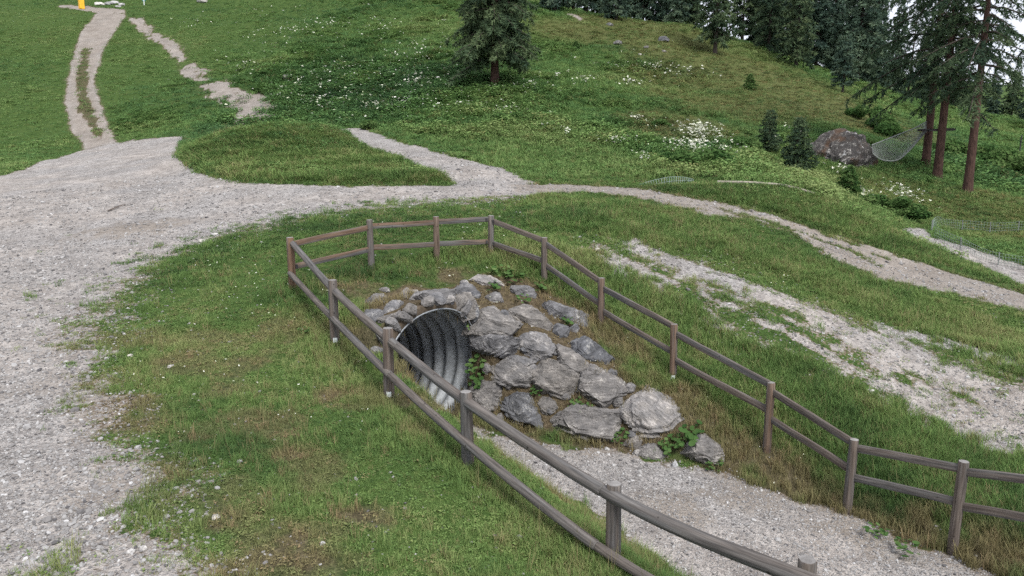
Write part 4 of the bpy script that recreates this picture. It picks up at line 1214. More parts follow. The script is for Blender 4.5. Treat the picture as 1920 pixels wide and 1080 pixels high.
# rail heights at the posts: (upper, lower) leaving and arriving
LV = {'A': (459, 501), 'B': (424, 464), 'C': (416, 457), 'D': (413, 455), 'E': (456, 496), 'F': (540, 582), 'G': (625, 674), 'H': (733, 783), 'I': (839, 894), 'J': (884, 948)}
AR = {'B': (426, 467), 'C': (417, 458), 'D': (411, 453), 'E': (452, 490), 'F': (530, 572), 'G': (614, 662), 'H': (722, 770), 'I': (830, 881), 'J': (879, 942), 'Z': (916, 990)}
UU = {p[0]: p[1] for p in POSTS_R}; UU['A'] = 551; UU['Z'] = 2030
seq = 'ABCDEFGHIJZ'
prof = [(-1, -.8), (-.8, -1), (.8, -1), (1, -.8), (1, .8), (.8, 1), (-.8, 1), (-1, .8)]
for i in range(len(seq) - 1):
    p, q = seq[i], seq[i + 1]
    for lev in (0, 1):
        a = np.array(info[p][0], float); c = np.array(info[q][0], float)
        a[2] = z_at(a, LV[p][lev]); c[2] = z_at(c, AR[q][lev])
        d = c - a; dn = d / np.linalg.norm(d); a = a + dn * 0.035; c = c - dn * 0.035
        pts = [a + (c - a) * t for t in (0, .25, .5, .75, 1)]
        rr_ = random.Random(500 + i * 2 + lev)
        for k in (1, 2, 3): pts[k] = pts[k] + np.array([0, 0, rr_.uniform(-.008, .008)])
        tall_ = [(x * .45, y * 1.0) for x, y in prof]
        wood_tube('rail', pts, 0.054, fr, warm=.75 if p in 'ABC' else .25, prof=tall_, wob=.002, seed=500 + i * 2 + lev)
        if p in 'AD' or q == 'D':
            e = a + dn * 0.06 if p in 'AD' else c - dn * 0.06
            f = np.array([0, -1.0, 0]); f -= dn * (f @ dn); f /= np.linalg.norm(f)
            small_box('bracket', e + f * 0.030, dn * 0.022, f * 0.008, np.cross(dn, f) * 0.034, MAT_IRON, None)
            bo = bpy.context.scene.objects[-1] if False else COL.objects[-1]
            bo.parent = fr; bo.matrix_parent_inverse = Matrix.Translation(fr.location).inverted()
# ------------------------------------------------------------------ trees
def leaf_material(name, stops, transl=0.2):
    m = bpy.data.materials.new(name); m.use_nodes = True; t = m.node_tree; t.nodes.remove(t.nodes['Principled BSDF'])
    oi = N(t, 'ShaderNodeObjectInfo')
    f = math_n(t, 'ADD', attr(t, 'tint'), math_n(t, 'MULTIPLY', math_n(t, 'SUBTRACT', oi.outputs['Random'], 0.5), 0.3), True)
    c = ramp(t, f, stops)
    b = N(t, 'ShaderNodeBsdfDiffuse'); t.links.new(c, b.inputs['Color'])
    tr = N(t, 'ShaderNodeBsdfTranslucent'); t.links.new(c, tr.inputs['Color'])
    mx = N(t, 'ShaderNodeMixShader'); mx.inputs['Fac'].default_value = transl
    t.links.new(b.outputs[0], mx.inputs[1]); t.links.new(tr.outputs[0], mx.inputs[2])
    t.links.new(mx.outputs[0], t.nodes['Material Output'].inputs['Surface'])
    return m
MAT_LARCH = leaf_material('larch_needles', [(0, (0.040, 0.068, 0.045)), (0.5, (0.078, 0.118, 0.064)), (1, (0.135, 0.178, 0.088))])
MAT_SPRUCE = leaf_material('spruce_needles', [(0, (0.050, 0.084, 0.068)), (0.5, (0.090, 0.138, 0.098)), (1, (0.145, 0.195, 0.125))])
MAT_SHRUB = leaf_material('shrub_leaves', [(0, (0.035, 0.080, 0.026)), (0.5, (0.075, 0.145, 0.045)), (1, (0.14, 0.21, 0.075))], 0.3)
def bark_material(name, lo, hi):
    m, t, b = new_mat(name, 0.92, 0.1)
    tc = N(t, 'ShaderNodeTexCoord').outputs['Object']
    mp = N(t, 'ShaderNodeMapping'); mp.inputs['Scale'].default_value = (7, 7, 1.3); t.links.new(tc, mp.inputs['Vector'])
    n1 = noise(t, mp.outputs[0], 2.5, 4, 0.65)
    t.links.new(ramp(t, n1, [(0.3, lo), (0.7, hi)]), b.inputs['Base Color']); bump(t, b, n1, 0.8, 0.05)
    return m
MAT_BARK = bark_material('reddish_bark', (0.030, 0.019, 0.016), (0.105, 0.062, 0.050))
MAT_BARKG = bark_material('grey_bark', (0.028, 0.024, 0.021), (0.085, 0.072, 0.060))

def tube_np(P, R, sides):
    P = np.asarray(P, float); V = []
    for i in range(len(P)):
        d, s, u = frame(P[min(i + 1, len(P) - 1)] - P[max(i - 1, 0)])
        for k in range(sides):
            a = 2 * math.pi * k / sides; V.append(P[i] + (s * math.cos(a) + u * math.sin(a)) * R[i])
    Fc = []
    for i in range(len(P) - 1):
        for k in range(sides):
            q = (k + 1) % sides; Fc.append((i * sides + k, i * sides + q, (i + 1) * sides + q, (i + 1) * sides + k))
    return V, Fc

def conifer_meshes(seed, H, cb, R, tr, n_br=80, droop=0.35, tw=7.0, nl=0.20, nw=0.045, hang=0.5, per=7, low_len=0.75, taper=1.0, sparse=0.0, cone=0.9):
    rng = np.random.default_rng(seed)
    # trunk with flared foot and slight sweep
    hs = np.array([-0.5, 0.0, 0.15, 0.5, 1.2] + list(np.linspace(0.15, 1, 12) * H)); hs = np.unique(hs)
    sw = rng.normal(0, 0.012, 2) * H
    P = np.stack([sw[0] * (hs / H) ** 2, sw[1] * (hs / H) ** 2, hs], -1)
    Rr = tr * (1 - np.clip(hs / H, 0, 1) ** 0.9 * 0.96) * (1 + 0.4 * np.exp(-np.clip(hs + 0.1, 0, 9) * 3.5))
    TV, TF = tube_np(P, Rr, 12)
    TV = [v * np.array([1, 1, 1]) for v in TV]
    BV, BF, LV_, LT = [], [], [], []
    ga = rng.uniform(0, 6.28)
    for i in range(n_br):
        f = (i + rng.uniform(0, 1)) / n_br
        h = cb + (H - cb) * (f ** taper) * 0.985
        az = ga + i * 2.39996 + rng.normal(0, 0.35)
        prof = (1 - f) ** cone * (low_len + (1 - low_len) * min(1, f / 0.22))
        L = R * prof * rng.uniform(0.62, 1.12) + 0.12
        if rng.uniform() < sparse: L *= rng.uniform(.3, .6)
        up = rng.uniform(-0.05, 0.25) + 0.45 * f
        dr = droop * (1.25 - 0.9 * f) * rng.uniform(0.7, 1.3)
        ts = np.linspace(0, 1, 7)
        rad = L * ts * (1 - 0.10 * dr); zz_ = L * (up * ts - (up + dr) * ts ** 2 * 0.9 + 0.28 * dr * ts ** 4)
        wig = rng.normal(0, 0.05) * L * ts ** 2
        ca, sa = math.cos(az), math.sin(az)
        x0 = np.interp(h, hs, P[:, 0]); y0 = np.interp(h, hs, P[:, 1])
        C = np.stack([x0 + ca * rad - sa * wig, y0 + sa * rad + ca * wig, h + zz_], -1)
        b0 = len(BV); br = max(0.012, min(0.022 * L, tr * 0.30))
        v, fcs = tube_np(C[::2], [br, br * .7, br * .45, br * .15], 4)
        BV += v; BF += [tuple(q + b0 for q in ff) for ff in fcs]
        nt_ = max(4, int(L * tw))
        tt = rng.uniform(0.10, 1.0, nt_) ** 0.8
        base = np.stack([np.interp(tt, ts, C[:, k]) for k in range(3)], -1)
        side = np.where(rng.uniform(0, 1, nt_) < 0.5, -1, 1)
        fwd = rng.uniform(0.2, 0.9, nt_)
        D = np.stack([-sa * side + ca * fwd, ca * side + sa * fwd, -hang * rng.uniform(0.4, 1.8, nt_) + rng.normal(0, .12, nt_)], -1)
        D /= np.linalg.norm(D, axis=1)[:, None]
        tl = (0.10 + 0.28 * L * (1 - 0.75 * tt)) * rng.uniform(0.5, 1.2, nt_); tl = np.clip(tl, 0.10, 0.9)
        bt = rng.uniform(0.15, 0.85)
        for j in range(nt_):
            k = max(3, int(per * tl[j] / 0.35))
            q = rng.uniform(0, 1, k)
            c = base[j] + D[j] * (tl[j] * q)[:, None] + np.stack([np.zeros(k), np.zeros(k), -0.25 * hang * tl[j] * q * q], -1)
            nd = D[j] * 0.7 + rng.normal(0, 0.55, (k, 3)); nd /= np.linalg.norm(nd, axis=1)[:, None]
            sd = np.cross(nd, rng.normal(0, 1, (k, 3))); sd /= np.linalg.norm(sd, axis=1)[:, None] + 1e-9
            ln = nl * rng.uniform(0.6, 1.3, k)[:, None]
            LV_.append(np.stack([c - sd * nw * .5, c + sd * nw * .5, c + nd * ln], 1).reshape(-1, 3))
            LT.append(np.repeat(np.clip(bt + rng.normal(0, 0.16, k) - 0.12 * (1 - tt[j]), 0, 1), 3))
    LVs = np.vstack(LV_); LTs = np.concatenate(LT)
    return (TV, TF), (BV, BF), (LVs, LTs)

def leaf_mesh(name, LVs, LTs, mat):
    n = len(LVs); me = bpy.data.meshes.new(name)
    me.vertices.add(n); me.vertices.foreach_set('co', LVs.astype(np.float32).ravel())
    me.loops.add(n); me.loops.foreach_set('vertex_index', np.arange(n, dtype=np.int32))
    me.polygons.add(n // 3); me.polygons.foreach_set('loop_start', np.arange(0, n, 3, dtype=np.int32))
    me.update(calc_edges=True)
    a = me.attributes.new('tint', 'FLOAT', 'POINT'); a.data.foreach_set('value', LTs.astype(np.float32))
    me.materials.append(mat); return me

def plain_mesh(name, V, Fc, mat, smooth=True):
    me = bpy.data.meshes.new(name); me.from_pydata([tuple(v) for v in V], [], Fc); me.update(); me.materials.append(mat)
    if smooth: me.polygons.foreach_set('use_smooth', [True] * len(me.polygons))
    return me

KINDS = {}
def kind(key, leafm, barkm, **kw):
    T, B, L = conifer_meshes(**kw)
    KINDS[key] = (plain_mesh('trunk', *T, barkm), plain_mesh('branches', *B, MAT_BARKG), leaf_mesh('crown', *L, leafm), kw['H'])

def place_tree(key, name, p, label, group=None, scale=1.0, rz=0.0, cat='tree', sink=0.05):
    t = empty(name, (p[0], p[1], p[2] - sink)); t.rotation_euler = (0, 0, rz); t.scale = (scale, scale, scale)
    for nm, me in zip(('trunk', 'branches', 'crown'), KINDS[key][:3]):
        o = bpy.data.objects.new(nm, me); COL.objects.link(o); o.parent = t
        if nm == 'branches': o['kind'] = 'stuff'
    tag(t, label, cat, group); return t

def on_land(u, v, d):
    p = at(u, v, d); return np.array([p[0], p[1], float(height(np.array([p[0]]), np.array([p[1]]))[0])])

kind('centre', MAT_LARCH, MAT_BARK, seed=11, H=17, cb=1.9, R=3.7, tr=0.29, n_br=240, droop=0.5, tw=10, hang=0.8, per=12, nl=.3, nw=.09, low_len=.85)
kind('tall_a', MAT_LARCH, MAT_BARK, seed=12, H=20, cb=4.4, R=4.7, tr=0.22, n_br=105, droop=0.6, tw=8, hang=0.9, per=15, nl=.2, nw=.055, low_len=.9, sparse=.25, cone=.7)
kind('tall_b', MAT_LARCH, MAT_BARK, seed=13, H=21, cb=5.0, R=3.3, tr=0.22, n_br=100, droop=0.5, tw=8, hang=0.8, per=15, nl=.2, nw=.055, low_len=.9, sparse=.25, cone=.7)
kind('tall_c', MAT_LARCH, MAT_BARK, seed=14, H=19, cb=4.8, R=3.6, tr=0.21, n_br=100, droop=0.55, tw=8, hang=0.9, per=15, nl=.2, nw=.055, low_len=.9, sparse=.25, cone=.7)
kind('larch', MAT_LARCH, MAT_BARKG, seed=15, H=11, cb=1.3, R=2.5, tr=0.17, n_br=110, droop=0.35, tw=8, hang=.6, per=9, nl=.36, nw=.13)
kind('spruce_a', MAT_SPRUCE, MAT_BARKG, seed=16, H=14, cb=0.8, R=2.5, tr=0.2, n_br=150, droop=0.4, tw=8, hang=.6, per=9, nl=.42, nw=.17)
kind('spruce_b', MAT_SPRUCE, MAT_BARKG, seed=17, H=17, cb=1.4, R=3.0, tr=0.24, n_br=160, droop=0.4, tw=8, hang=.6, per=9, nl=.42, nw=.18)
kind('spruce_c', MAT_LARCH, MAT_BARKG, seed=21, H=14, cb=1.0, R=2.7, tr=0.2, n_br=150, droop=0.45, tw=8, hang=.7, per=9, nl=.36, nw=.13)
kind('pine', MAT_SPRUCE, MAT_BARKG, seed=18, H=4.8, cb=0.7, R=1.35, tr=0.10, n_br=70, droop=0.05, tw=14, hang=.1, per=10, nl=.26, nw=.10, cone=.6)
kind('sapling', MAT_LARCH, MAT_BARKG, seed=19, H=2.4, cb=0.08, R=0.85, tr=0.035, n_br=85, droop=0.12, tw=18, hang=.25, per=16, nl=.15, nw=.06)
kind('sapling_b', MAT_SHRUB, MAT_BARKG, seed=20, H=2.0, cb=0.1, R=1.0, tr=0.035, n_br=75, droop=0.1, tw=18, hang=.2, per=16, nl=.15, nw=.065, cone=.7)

place_tree('centre', 'larch_tree', hit(928, 160), 'big dark larch with drooping boughs standing alone on the meadow slope')
place_tree('tall_a', 'larch_tree', on_land(1735, 312, 40), 'tall larch with red-brown trunk, left one of the pair carrying the platform', rz=.6)
place_tree('tall_b', 'larch_tree', on_land(1757, 332, 38), 'tall larch with red-brown trunk, right one of the pair carrying the platform', rz=2.2)
place_tree('tall_c', 'larch_tree', on_land(1814, 357, 35.5), 'tall larch with leaning red-brown trunk, nearest to the white net fence', rz=4.1)
place_tree('larch', 'larch_tree', on_land(1341, 90, 70), 'small thin-trunked larch on the brown slope with open ground around it', rz=1.0, scale=1.15)
place_tree('spruce_c', 'spruce_tree', on_land(1441, 100, 76), 'dark spruce on the ridge, first to the right of the small larch', rz=.3, scale=.9)
place_tree('spruce_c', 'spruce_tree', on_land(1493, 118, 71), 'broad dark spruce on the ridge, second to the right of the small larch', rz=2.0, scale=.85)
place_tree('pine', 'pine_tree', on_land(1581, 158, 64), 'low bushy pine at the right end of the ridge below the taller trees', rz=2.0)
BACK = [(1040, 20, 84, 'spruce_a', .9), (1075, 20, 88, 'spruce_b', .8), (1100, 22, 92, 'spruce_b', .85), (1155, 42, 82, 'spruce_a', .85), (1205, 34, 92, 'spruce_b', .9), (1235, 34, 95, 'spruce_a', 1), (1262, 36, 90, 'spruce_b', .8),
        (1300, 48, 98, 'larch', 1.1), (1392, 68, 92, 'larch', 1.2), (1420, 75, 95, 'spruce_b', .9), (1466, 90, 88, 'spruce_a', 1), (1530, 115, 82, 'spruce_b', .95), (1556, 125, 90, 'spruce_a', 1.1), (1606, 160, 80, 'spruce_b', 1.0), (1632, 172, 84, 'spruce_a', 1.0),
        (1672, 195, 96, 'spruce_b', .9), (1700, 200, 98, 'tall_b', .8), (1580, 130, 96, 'spruce_b', 1.1), (1730, 205, 95, 'spruce_a', .9), (1785, 215, 98, 'larch', .8), (1895, 230, 80, 'larch', .6), (1930, 235, 75, 'spruce_a', .55), (1860, 225, 100, 'spruce_a', .6), (1960, 240, 68, 'spruce_b', .5), (1130, 36, 96, 'spruce_b', 1.0), (1180, 40, 98, 'spruce_b', 1.0), (1285, 44, 100, 'spruce_b', 1.0), (1440, 85, 96, 'spruce_b', 1.1), (1500, 105, 94, 'spruce_a', 1.2), (1625, 175, 92, 'spruce_b', 1.1)]
left_sp = [(774, 12, 84, 'tall_b', .8), (60, 0, 108, 'spruce_b', 1.2), (130, 0, 112, 'spruce_a', 1.3), (215, 2, 112, 'spruce_b', 1.2), (268, 2, 108, 'spruce_a', 1.2), (330, 0, 110, 'spruce_b', 1.2), (385, 0, 112, 'spruce_a', 1.2), (450, 0, 106, 'spruce_b', 1.1),
           (10, 0, 112, 'spruce_a', 1.2)]
words = ['leftmost', 'second', 'third', 'fourth', 'fifth', 'sixth', 'seventh', 'eighth', 'ninth', 'tenth', 'eleventh', 'twelfth', 'thirteenth', 'fourteenth', 'fifteenth', 'sixteenth', 'seventeenth', 'eighteenth',
         'nineteenth', 'twentieth', 'twenty-first', 'twenty-second', 'twenty-third', 'twenty-fourth', 'twenty-fifth', 'twenty-sixth', 'twenty-seventh', 'twenty-eighth', 'twenty-ninth', 'thirtieth', 'thirty-first', 'thirty-second', 'thirty-third', 'thirty-fourth']
for i, (u, v, d, k, s) in enumerate(sorted(BACK)):
    w = 'rightmost' if i == len(BACK) - 1 else words[i]
    nm = 'larch_tree' if k in ('larch', 'tall_b') else 'spruce_tree'
    place_tree(k, nm, on_land(u, v, d), '%s of the dark conifers behind the hill crest, counted from the left' % w, 'conifers behind the hill crest', s, i * 1.7)
for i, (u, v, d, k, s) in enumerate(sorted(left_sp)):
    if k == 'tall_b':
        place_tree(k, 'larch_tree', on_land(u, v, d), 'larch at the top edge of the meadow with only its reddish trunk foot in view', None, s, 1.0)
    else:
        w = ['leftmost', 'second', 'third', 'fourth', 'fifth', 'sixth', 'seventh', 'rightmost'][i]
        place_tree(k, 'spruce_tree', on_land(u, v, d), '%s spruce of the shaded wood edge above the dirt track' % w, 'spruces at the wood edge above the track', s, i * 2.1)
for i, (u, v, d, k, s, lab) in enumerate([(1440, 292, 38.5, 'sapling', .92, 'young bright green conifer sapling left of the darker one near the boulder'),
        (1495, 318, 35, 'sapling', 1.08, 'dark young conifer sapling beside the left end of the lichened boulder'),
        (1588, 378, 30.5, 'sapling_b', .62, 'round young conifer bush in front of the lichened boulder'),
        (1405, 178, 57, 'sapling_b', .62, 'small round conifer bush alone on the brown slope'),
        (1080, 96, 67, 'sapling_b', .4, 'tiny dark bush on the slope right of the big larch')]):
    place_tree(k, 'conifer_sapling', on_land(u, v, d), lab, None, s, i * 1.3, 'sapling', 0.02)

# --- leafy shrubs
def shrub_mesh(seed, w, h, n, size):
    rng = np.random.default_rng(seed); V, T = [], []
    for k in range(9):
        c = np.array([rng.normal(0, w * .32), rng.normal(0, w * .32), h * rng.uniform(.3, .75)]); r = np.array([w * .34, w * .34, h * .32]) * rng.uniform(.7, 1.1)
        m = n // 9; d = rng.normal(0, 1, (m, 3)); d /= np.linalg.norm(d, axis=1)[:, None]
        p = c + d * r * rng.uniform(.55, 1.0, (m, 1)); bt = rng.uniform(.2, .8)
        p[:, 2] = np.abs(p[:, 2])
        a = rng.normal(0, 1, (m, 3)); a /= np.linalg.norm(a, axis=1)[:, None]; b = np.cross(a, d + rng.normal(0, .4, (m, 3))); b /= np.linalg.norm(b, axis=1)[:, None] + 1e-9
        s = size * rng.uniform(.6, 1.3, (m, 1))
        V.append(np.stack([p - a * s * .5, p + b * s * .6, p + a * s * .5], 1).reshape(-1, 3)); T.append(np.repeat(np.clip(bt + rng.normal(0, .15, m), 0, 1), 3))
    return leaf_mesh('foliage', np.vstack(V), np.concatenate(T), MAT_SHRUB)
SHRUBS = [shrub_mesh(30 + k, 1.0, 1.0, 4500, .13) for k in range(3)]
STEM = plain_mesh('stem', *tube_np([(0, 0, -.1), (.02, 0, .3), (0, .03, .55)], [.035, .025, .01], 6), MAT_BARKG)
for i, (u, v, d, sx, sz, lab) in enumerate([
        (1645, 232, 52, 2.6, 1.5, 'pale green shrub on the slope left of the paired larch trunks'), (1672, 240, 50, 2.2, 1.3, 'leafy shrub just left of the paired larch trunks behind the net'),
        (1610, 235, 54, 2.0, 1.2, 'leafy shrub below the low pine at the foot of the brown slope'),
        (1310, 318, 32.5, 2.8, .85, 'shrub covered with clusters of white blossom above the dirt track'), (1280, 320, 32, 1.4, .8, 'low leafy shrub left of the white blossom shrub'),
        (1640, 385, 29.5, 1.8, .7, 'low leafy shrub in front of the boulder and net'), (1690, 400, 29, 2.0, .6, 'low shrub with white blossom above the far gravel path'),
        (1880, 330, 45, 3.2, 1.6, 'bright green shrub right of the nearest tall larch'), (1850, 320, 47, 2.4, 1.4, 'leafy shrub behind the nearest tall larch trunk'), (1920, 330, 44, 3.0, 1.5, 'bright green shrub at the right edge of the meadow'),
        (1780, 318, 47, 2.4, 1.4, 'leafy shrub between the paired trunks and the nearest larch'), (1390, 282, 38, 1.8, .9, 'low dark shrub left of the conifer saplings'),
        (560, 240, 45, 1.2, .6, 'low shrub on the meadow edge above the grassy mound'), (690, 240, 41, 1.6, .7, 'dark low shrub where the branch path leaves the meadow'),
        (975, 222, 41, 2.0, .7, 'dark grassy shrub below the big larch'), (1240, 245, 42, 1.8, .5, 'low green shrub above the white blossom shrub')]):
    p = on_land(u, v, d); t = empty('shrub', (p[0], p[1], p[2] - .08)); t.rotation_euler = (0, 0, i * 1.9); t.scale = (sx * .62, sx * .62, sz)
    for nm, me in (('foliage', SHRUBS[i % 3]), ('stem', STEM)):
        o = bpy.data.objects.new(nm, me); COL.objects.link(o); o.parent = t
    tag(t, lab, 'shrub')

# --- broad-leaved weeds among the boulders
def weed_mesh(seed, n, spread, size):
    rng = np.random.default_rng(seed); V, Fc, T = [], [], []
    for k in range(n):
        a = rng.uniform(0, 6.28); r = spread * math.sqrt(rng.uniform(0, 1)); c = np.array([r * math.cos(a), r * math.sin(a), rng.uniform(.02, .16)]); s = size * rng.uniform(.6, 1.25)
        d = rng.uniform(0, 6.28); f = np.array([math.cos(d), math.sin(d), rng.uniform(-.5, .2)]); sd = np.array([-math.sin(d), math.cos(d), rng.uniform(-.3, .3)]); b0 = len(V)
        V.append(c)
        for q in range(8):
            w = q / 8 * 6.283; rr_ = s * (.5 + .08 * math.cos(2 * w)); V.append(c + f * rr_ * math.cos(w) + sd * rr_ * math.sin(w) + np.array([0, 0, .10 * s]))
        for q in range(8): Fc.append((b0, b0 + 1 + q, b0 + 1 + (q + 1) % 8))
        T += [float(np.clip(rng.normal(.55, .2), 0, 1))] * 9
    me = plain_mesh('leaves', V, Fc, MAT_SHRUB); at_ = me.attributes.new('tint', 'FLOAT', 'POINT'); at_.data.foreach_set('value', np.array(T, np.float32)); return me
WEEDS = [weed_mesh(50 + k, 22, .22, .10) for k in range(3)]
for i, (u, v, s, lab) in enumerate([(1295, 822, 1.15, 'big round-leaved plant left of the end boulder'), (1268, 835, .8, 'round-leaved plant under the last big wall rock'), (1165, 825, .7, 'leafy weed between the lowest wall rocks'),
        (1250, 845, .8, 'low leafy weed below the last big wall rock'), (940, 520, 1.1, 'dense leafy weed on top of the rock wall above the pipe'), (965, 530, 1.0, 'leafy weed on the wall top near the third fence post'), (925, 545, .8, 'leafy weed between the upper wall rocks right of the pipe'),
        (980, 570, .8, 'leafy weed hanging between the upper right wall rocks'), (895, 690, .9, 'dark leafy weed in the shade beside the pipe mouth'), (900, 715, .8, 'leafy weed at the foot of the pipe mouth'), (885, 615, .6, 'small leafy weed at the right rim of the pipe'),
        (1010, 735, .6, 'small weed in the joint in the middle of the rock wall'), (1080, 760, .6, 'small weed over the lowest long wall rock'), (1100, 770, .6, 'leafy weed beside the dark wall rock'), (1065, 690, .5, 'small weed in the joint near the wall centre'),
        (1350, 735, .7, 'leafy weed by the fence above the wall end'), (570, 628, .5, 'small leafy weed on the turf left of the pole fence'), (1340, 880, .7, 'leafy weed at the foot of the end boulder'), (1060, 610, .7, 'leafy weed above the slanted wall rock'),
        (1640, 1010, .8, 'leafy weed at the gravel edge below the board fence'), (1700, 1040, .8, 'leafy weed on the gravel edge in the lower right corner'), (1010, 545, .8, 'leafy weed under the fence corner on the wall top')]):
    p = hit(u, v); n = surf_normal(p); q = p + n * .04
    t = empty('leafy_weed', tuple(q)); t.rotation_euler = Vector(tuple(n + np.array([0, 0, .8]))).to_track_quat('Z', 'Y').to_euler(); t.scale = (s, s, s)
    o = bpy.data.objects.new('leaves', WEEDS[i % 3]); COL.objects.link(o); o.parent = t
    tag(t, lab, 'plant')
# ------------------------------------------------------------------ boulder, stones, nets, signs, sticks
def free_rock(name, p, sx, sy, sz, seed, mat, label, cat, rz=0.0, level=3, sink=0.3):
    rng = np.random.default_rng(seed); k = rng.uniform(.8, 1.2, 9)
    P, Fc = rock_shape(lambda ph: 1 + .15 * np.sin(ph * 2 + k[0] * 5) + .1 * np.sin(ph * 3 + k[1] * 7), .9, seed, level, 8, .14)
    o = mesh_obj(name, P * np.array([sx, sy, sz]), Fc, mat, None, True)
    o.location = (p[0], p[1], p[2] + sz * (1 - sink) * .55); o.rotation_euler = (0, 0, rz)
    o.data.set_sharp_from_angle(angle=math.radians(34)); tag(o, label, cat); return o

def boulder_mat():
    m = rock_material('lichened_rock', (0.11, 0.098, 0.088), 0.7, 0.85)
    t = m.node_tree; b = t.nodes['Principled BSDF']; c = b.inputs['Base Color'].links[0].from_socket
    pos = N(t, 'ShaderNodeNewGeometry').outputs['Position']
    r = maprange(t, noise(t, pos, 1.1, 4), 0.50, 0.66); w = maprange(t, noise(t, pos, 2.3, 4, .7), 0.60, 0.68)
    c = mixc(t, math_n(t, 'MULTIPLY', r, .7), c, (0.10, 0.055, 0.03)); c = mixc(t, w, c, (0.42, 0.42, 0.42))
    t.links.new(c, b.inputs['Base Color']); return m
MAT_BOULDER = boulder_mat()
bp = on_land(1585, 335, 36.5)
bo = wall_rock([(1526, 320), (1528, 285), (1545, 262), (1560, 250), (1590, 256), (1612, 270), (1630, 295), (1642, 325), (1625, 344), (1600, 342), (1560, 330)], 200, None, MAT_BOULDER, 'boulder', .05, .8, 5)
tag(bo, 'large dark boulder with white lichen and a grassy top beside the rope net', 'boulder')
for i, (u, v, s, lab) in enumerate([(1157, 82, .55, 'pale rock lying on the brown slope, left one of two'), (1243, 76, .75, 'slanted grey rock on the brown slope, right one of two'), (1143, 48, .5, 'small rock on the slope under the dark spruces'),
        (1212, 90, .35, 'flat pale rock on the brown slope between the two larger rocks'), (1200, 103, .25, 'small white rock low on the brown slope'), (1245, 97, .3, 'small pale rock below the slanted grey rock'), (540, 147, .6, 'grey rock among white flowers right of the eroded path'),
        (380, 3, .9, 'flat pale rock at the wood edge on the top of the meadow'), (1115, 120, .3, 'small dark rock on the meadow right of the big larch')]):
    p = hit(u, v); free_rock('rock', p, s * .8, s * .65, s * .42, 210 + i, MAT_PALE if i in (4, 7) else MAT_ROCK, lab, 'rock', i * 1.1)
for i, (u, v, s, lab) in enumerate([(187, 9, 1.0, 'long white rock at the top of the dirt track, left of the heap'), (204, 8, .8, 'white rock in the middle of the heap at the track top'), (216, 7, .9, 'white upright rock of the heap at the track top'), (228, 10, .7, 'flat white rock at the right end of the heap'), (222, 13, .5, 'small white rock in front of the heap at the track top')]):
    p = hit(u, v); free_rock('rock', p, s * .7, s * .5, s * .3, 230 + i, MAT_PALE, lab, 'rock', i * .9)
for i, (u, v, s, lab) in enumerate([(405, 971, .045, 'flat white stone on the bare patch of near turf'), (403, 441, .10, 'pale stone on the turf edge left of the fence corner'), (379, 453, .09, 'pale stone in the grass below another at the gravel edge'), (1120, 470, .09, 'white stone on the right gravel strip'), (1118, 481, .08, 'pale stone at the start of the gravel strip'),
        (1000, 975, .03, 'small white stone on the sunken gravel path'), (170, 392, .10, 'pale stone lying on the gravel road'), (515, 326, .15, 'white stone in the grass of the mound'), (1630, 735, .09, 'grey stone at the lower edge of the gravel strip'), (245, 668, .05, 'white stone on the turf at the gravel edge'), (320, 688, .05, 'flat pale stone on the near turf'),
        (268, 1030, .04, 'big pebble at the turf edge bottom left'), (245, 1036, .04, 'grey pebble at the edge of the gravel bottom left')]):
    p = hit(u, v); free_rock('stone', p, s, s * .8, s * .55, 250 + i, MAT_PALE, lab, 'stone', i * 1.3, 2, .2)

# --- stick on the road, long pole by the track
def wood_piece(name, px, r, label, cat, lift=0.02, warm=.3):
    P = []
    for u, v in px:
        q = hit(u, v); P.append(q + np.array([0, 0, r + lift]))
    o = wood_tube(name, crom(P, 4), np.linspace(r, r * .55, (len(P) - 1) * 4 + 1), None, 8, warm, seed=int(px[0][0])); tag(o, label, cat); return o
wood_piece('stick', [(202, 398), (212, 394), (224, 389), (236, 386)], .025, 'thin dark stick lying on the gravel road', 'stick')
P = [at(1345, 341, 27.2), at(1400, 344, 27.0), at(1440, 345, 26.8), at(1470, 348, 26.6), at(1500, 355, 26.4), at(1528, 364, 26.2)]
P = [np.array([p[0], p[1], max(p[2], float(height(np.array([p[0]]), np.array([p[1]]))[0]) + .1)]) for p in P]
o = wood_tube('fallen_pole', crom(P, 4), 0.05, None, 8, .1, seed=77); o.data.materials.clear(); o.data.materials.append(simple_mat('bleached_wood', (.30, .27, .23), .9, .3)); tag(o, 'long bleached pole lying along the bank above the dirt track', 'pole')

# --- wire basket fence that leans over the track, with a blue strip
def wires(name, lines, r, mat, parent=None, sides=4):
    V, Fc = [], []
    for L in lines:
        b0 = len(V); v, f = tube_np(L, [r] * len(L), sides); V += v; Fc += [tuple(q + b0 for q in ff) for ff in f]
    loc = np.array(parent.location) if parent is not None else np.zeros(3)
    return mesh_obj(name, np.array(V) - loc, Fc, mat, parent)
MAT_WIRE = simple_mat('pale_green_wire', (0.17, 0.22, 0.19), .6, .2)
MAT_BLUE = simple_mat('pale_blue_plastic', (0.25, 0.38, 0.48), .5, .15)
MAT_NETW = simple_mat('pale_rope', (0.19, 0.205, 0.195), .8, .15)
g0 = hit(1205, 352); wf = empty('wire_fence', tuple(g0)); tag(wf, 'sagging pale wire mesh panel on a blue base beside the track start', 'wire fence')
top = crom([at(u, v, d) for u, v, d in [(1198, 346, 27.6), (1225, 338, 27.7), (1255, 332, 27.8), (1280, 332, 27.9), (1300, 336, 28)]], 6)
bot = crom([at(u, v, d) for u, v, d in [(1200, 354, 27.3), (1228, 353, 27.3), (1255, 349, 27.4), (1280, 345, 27.6), (1300, 342, 27.8)]], 6)
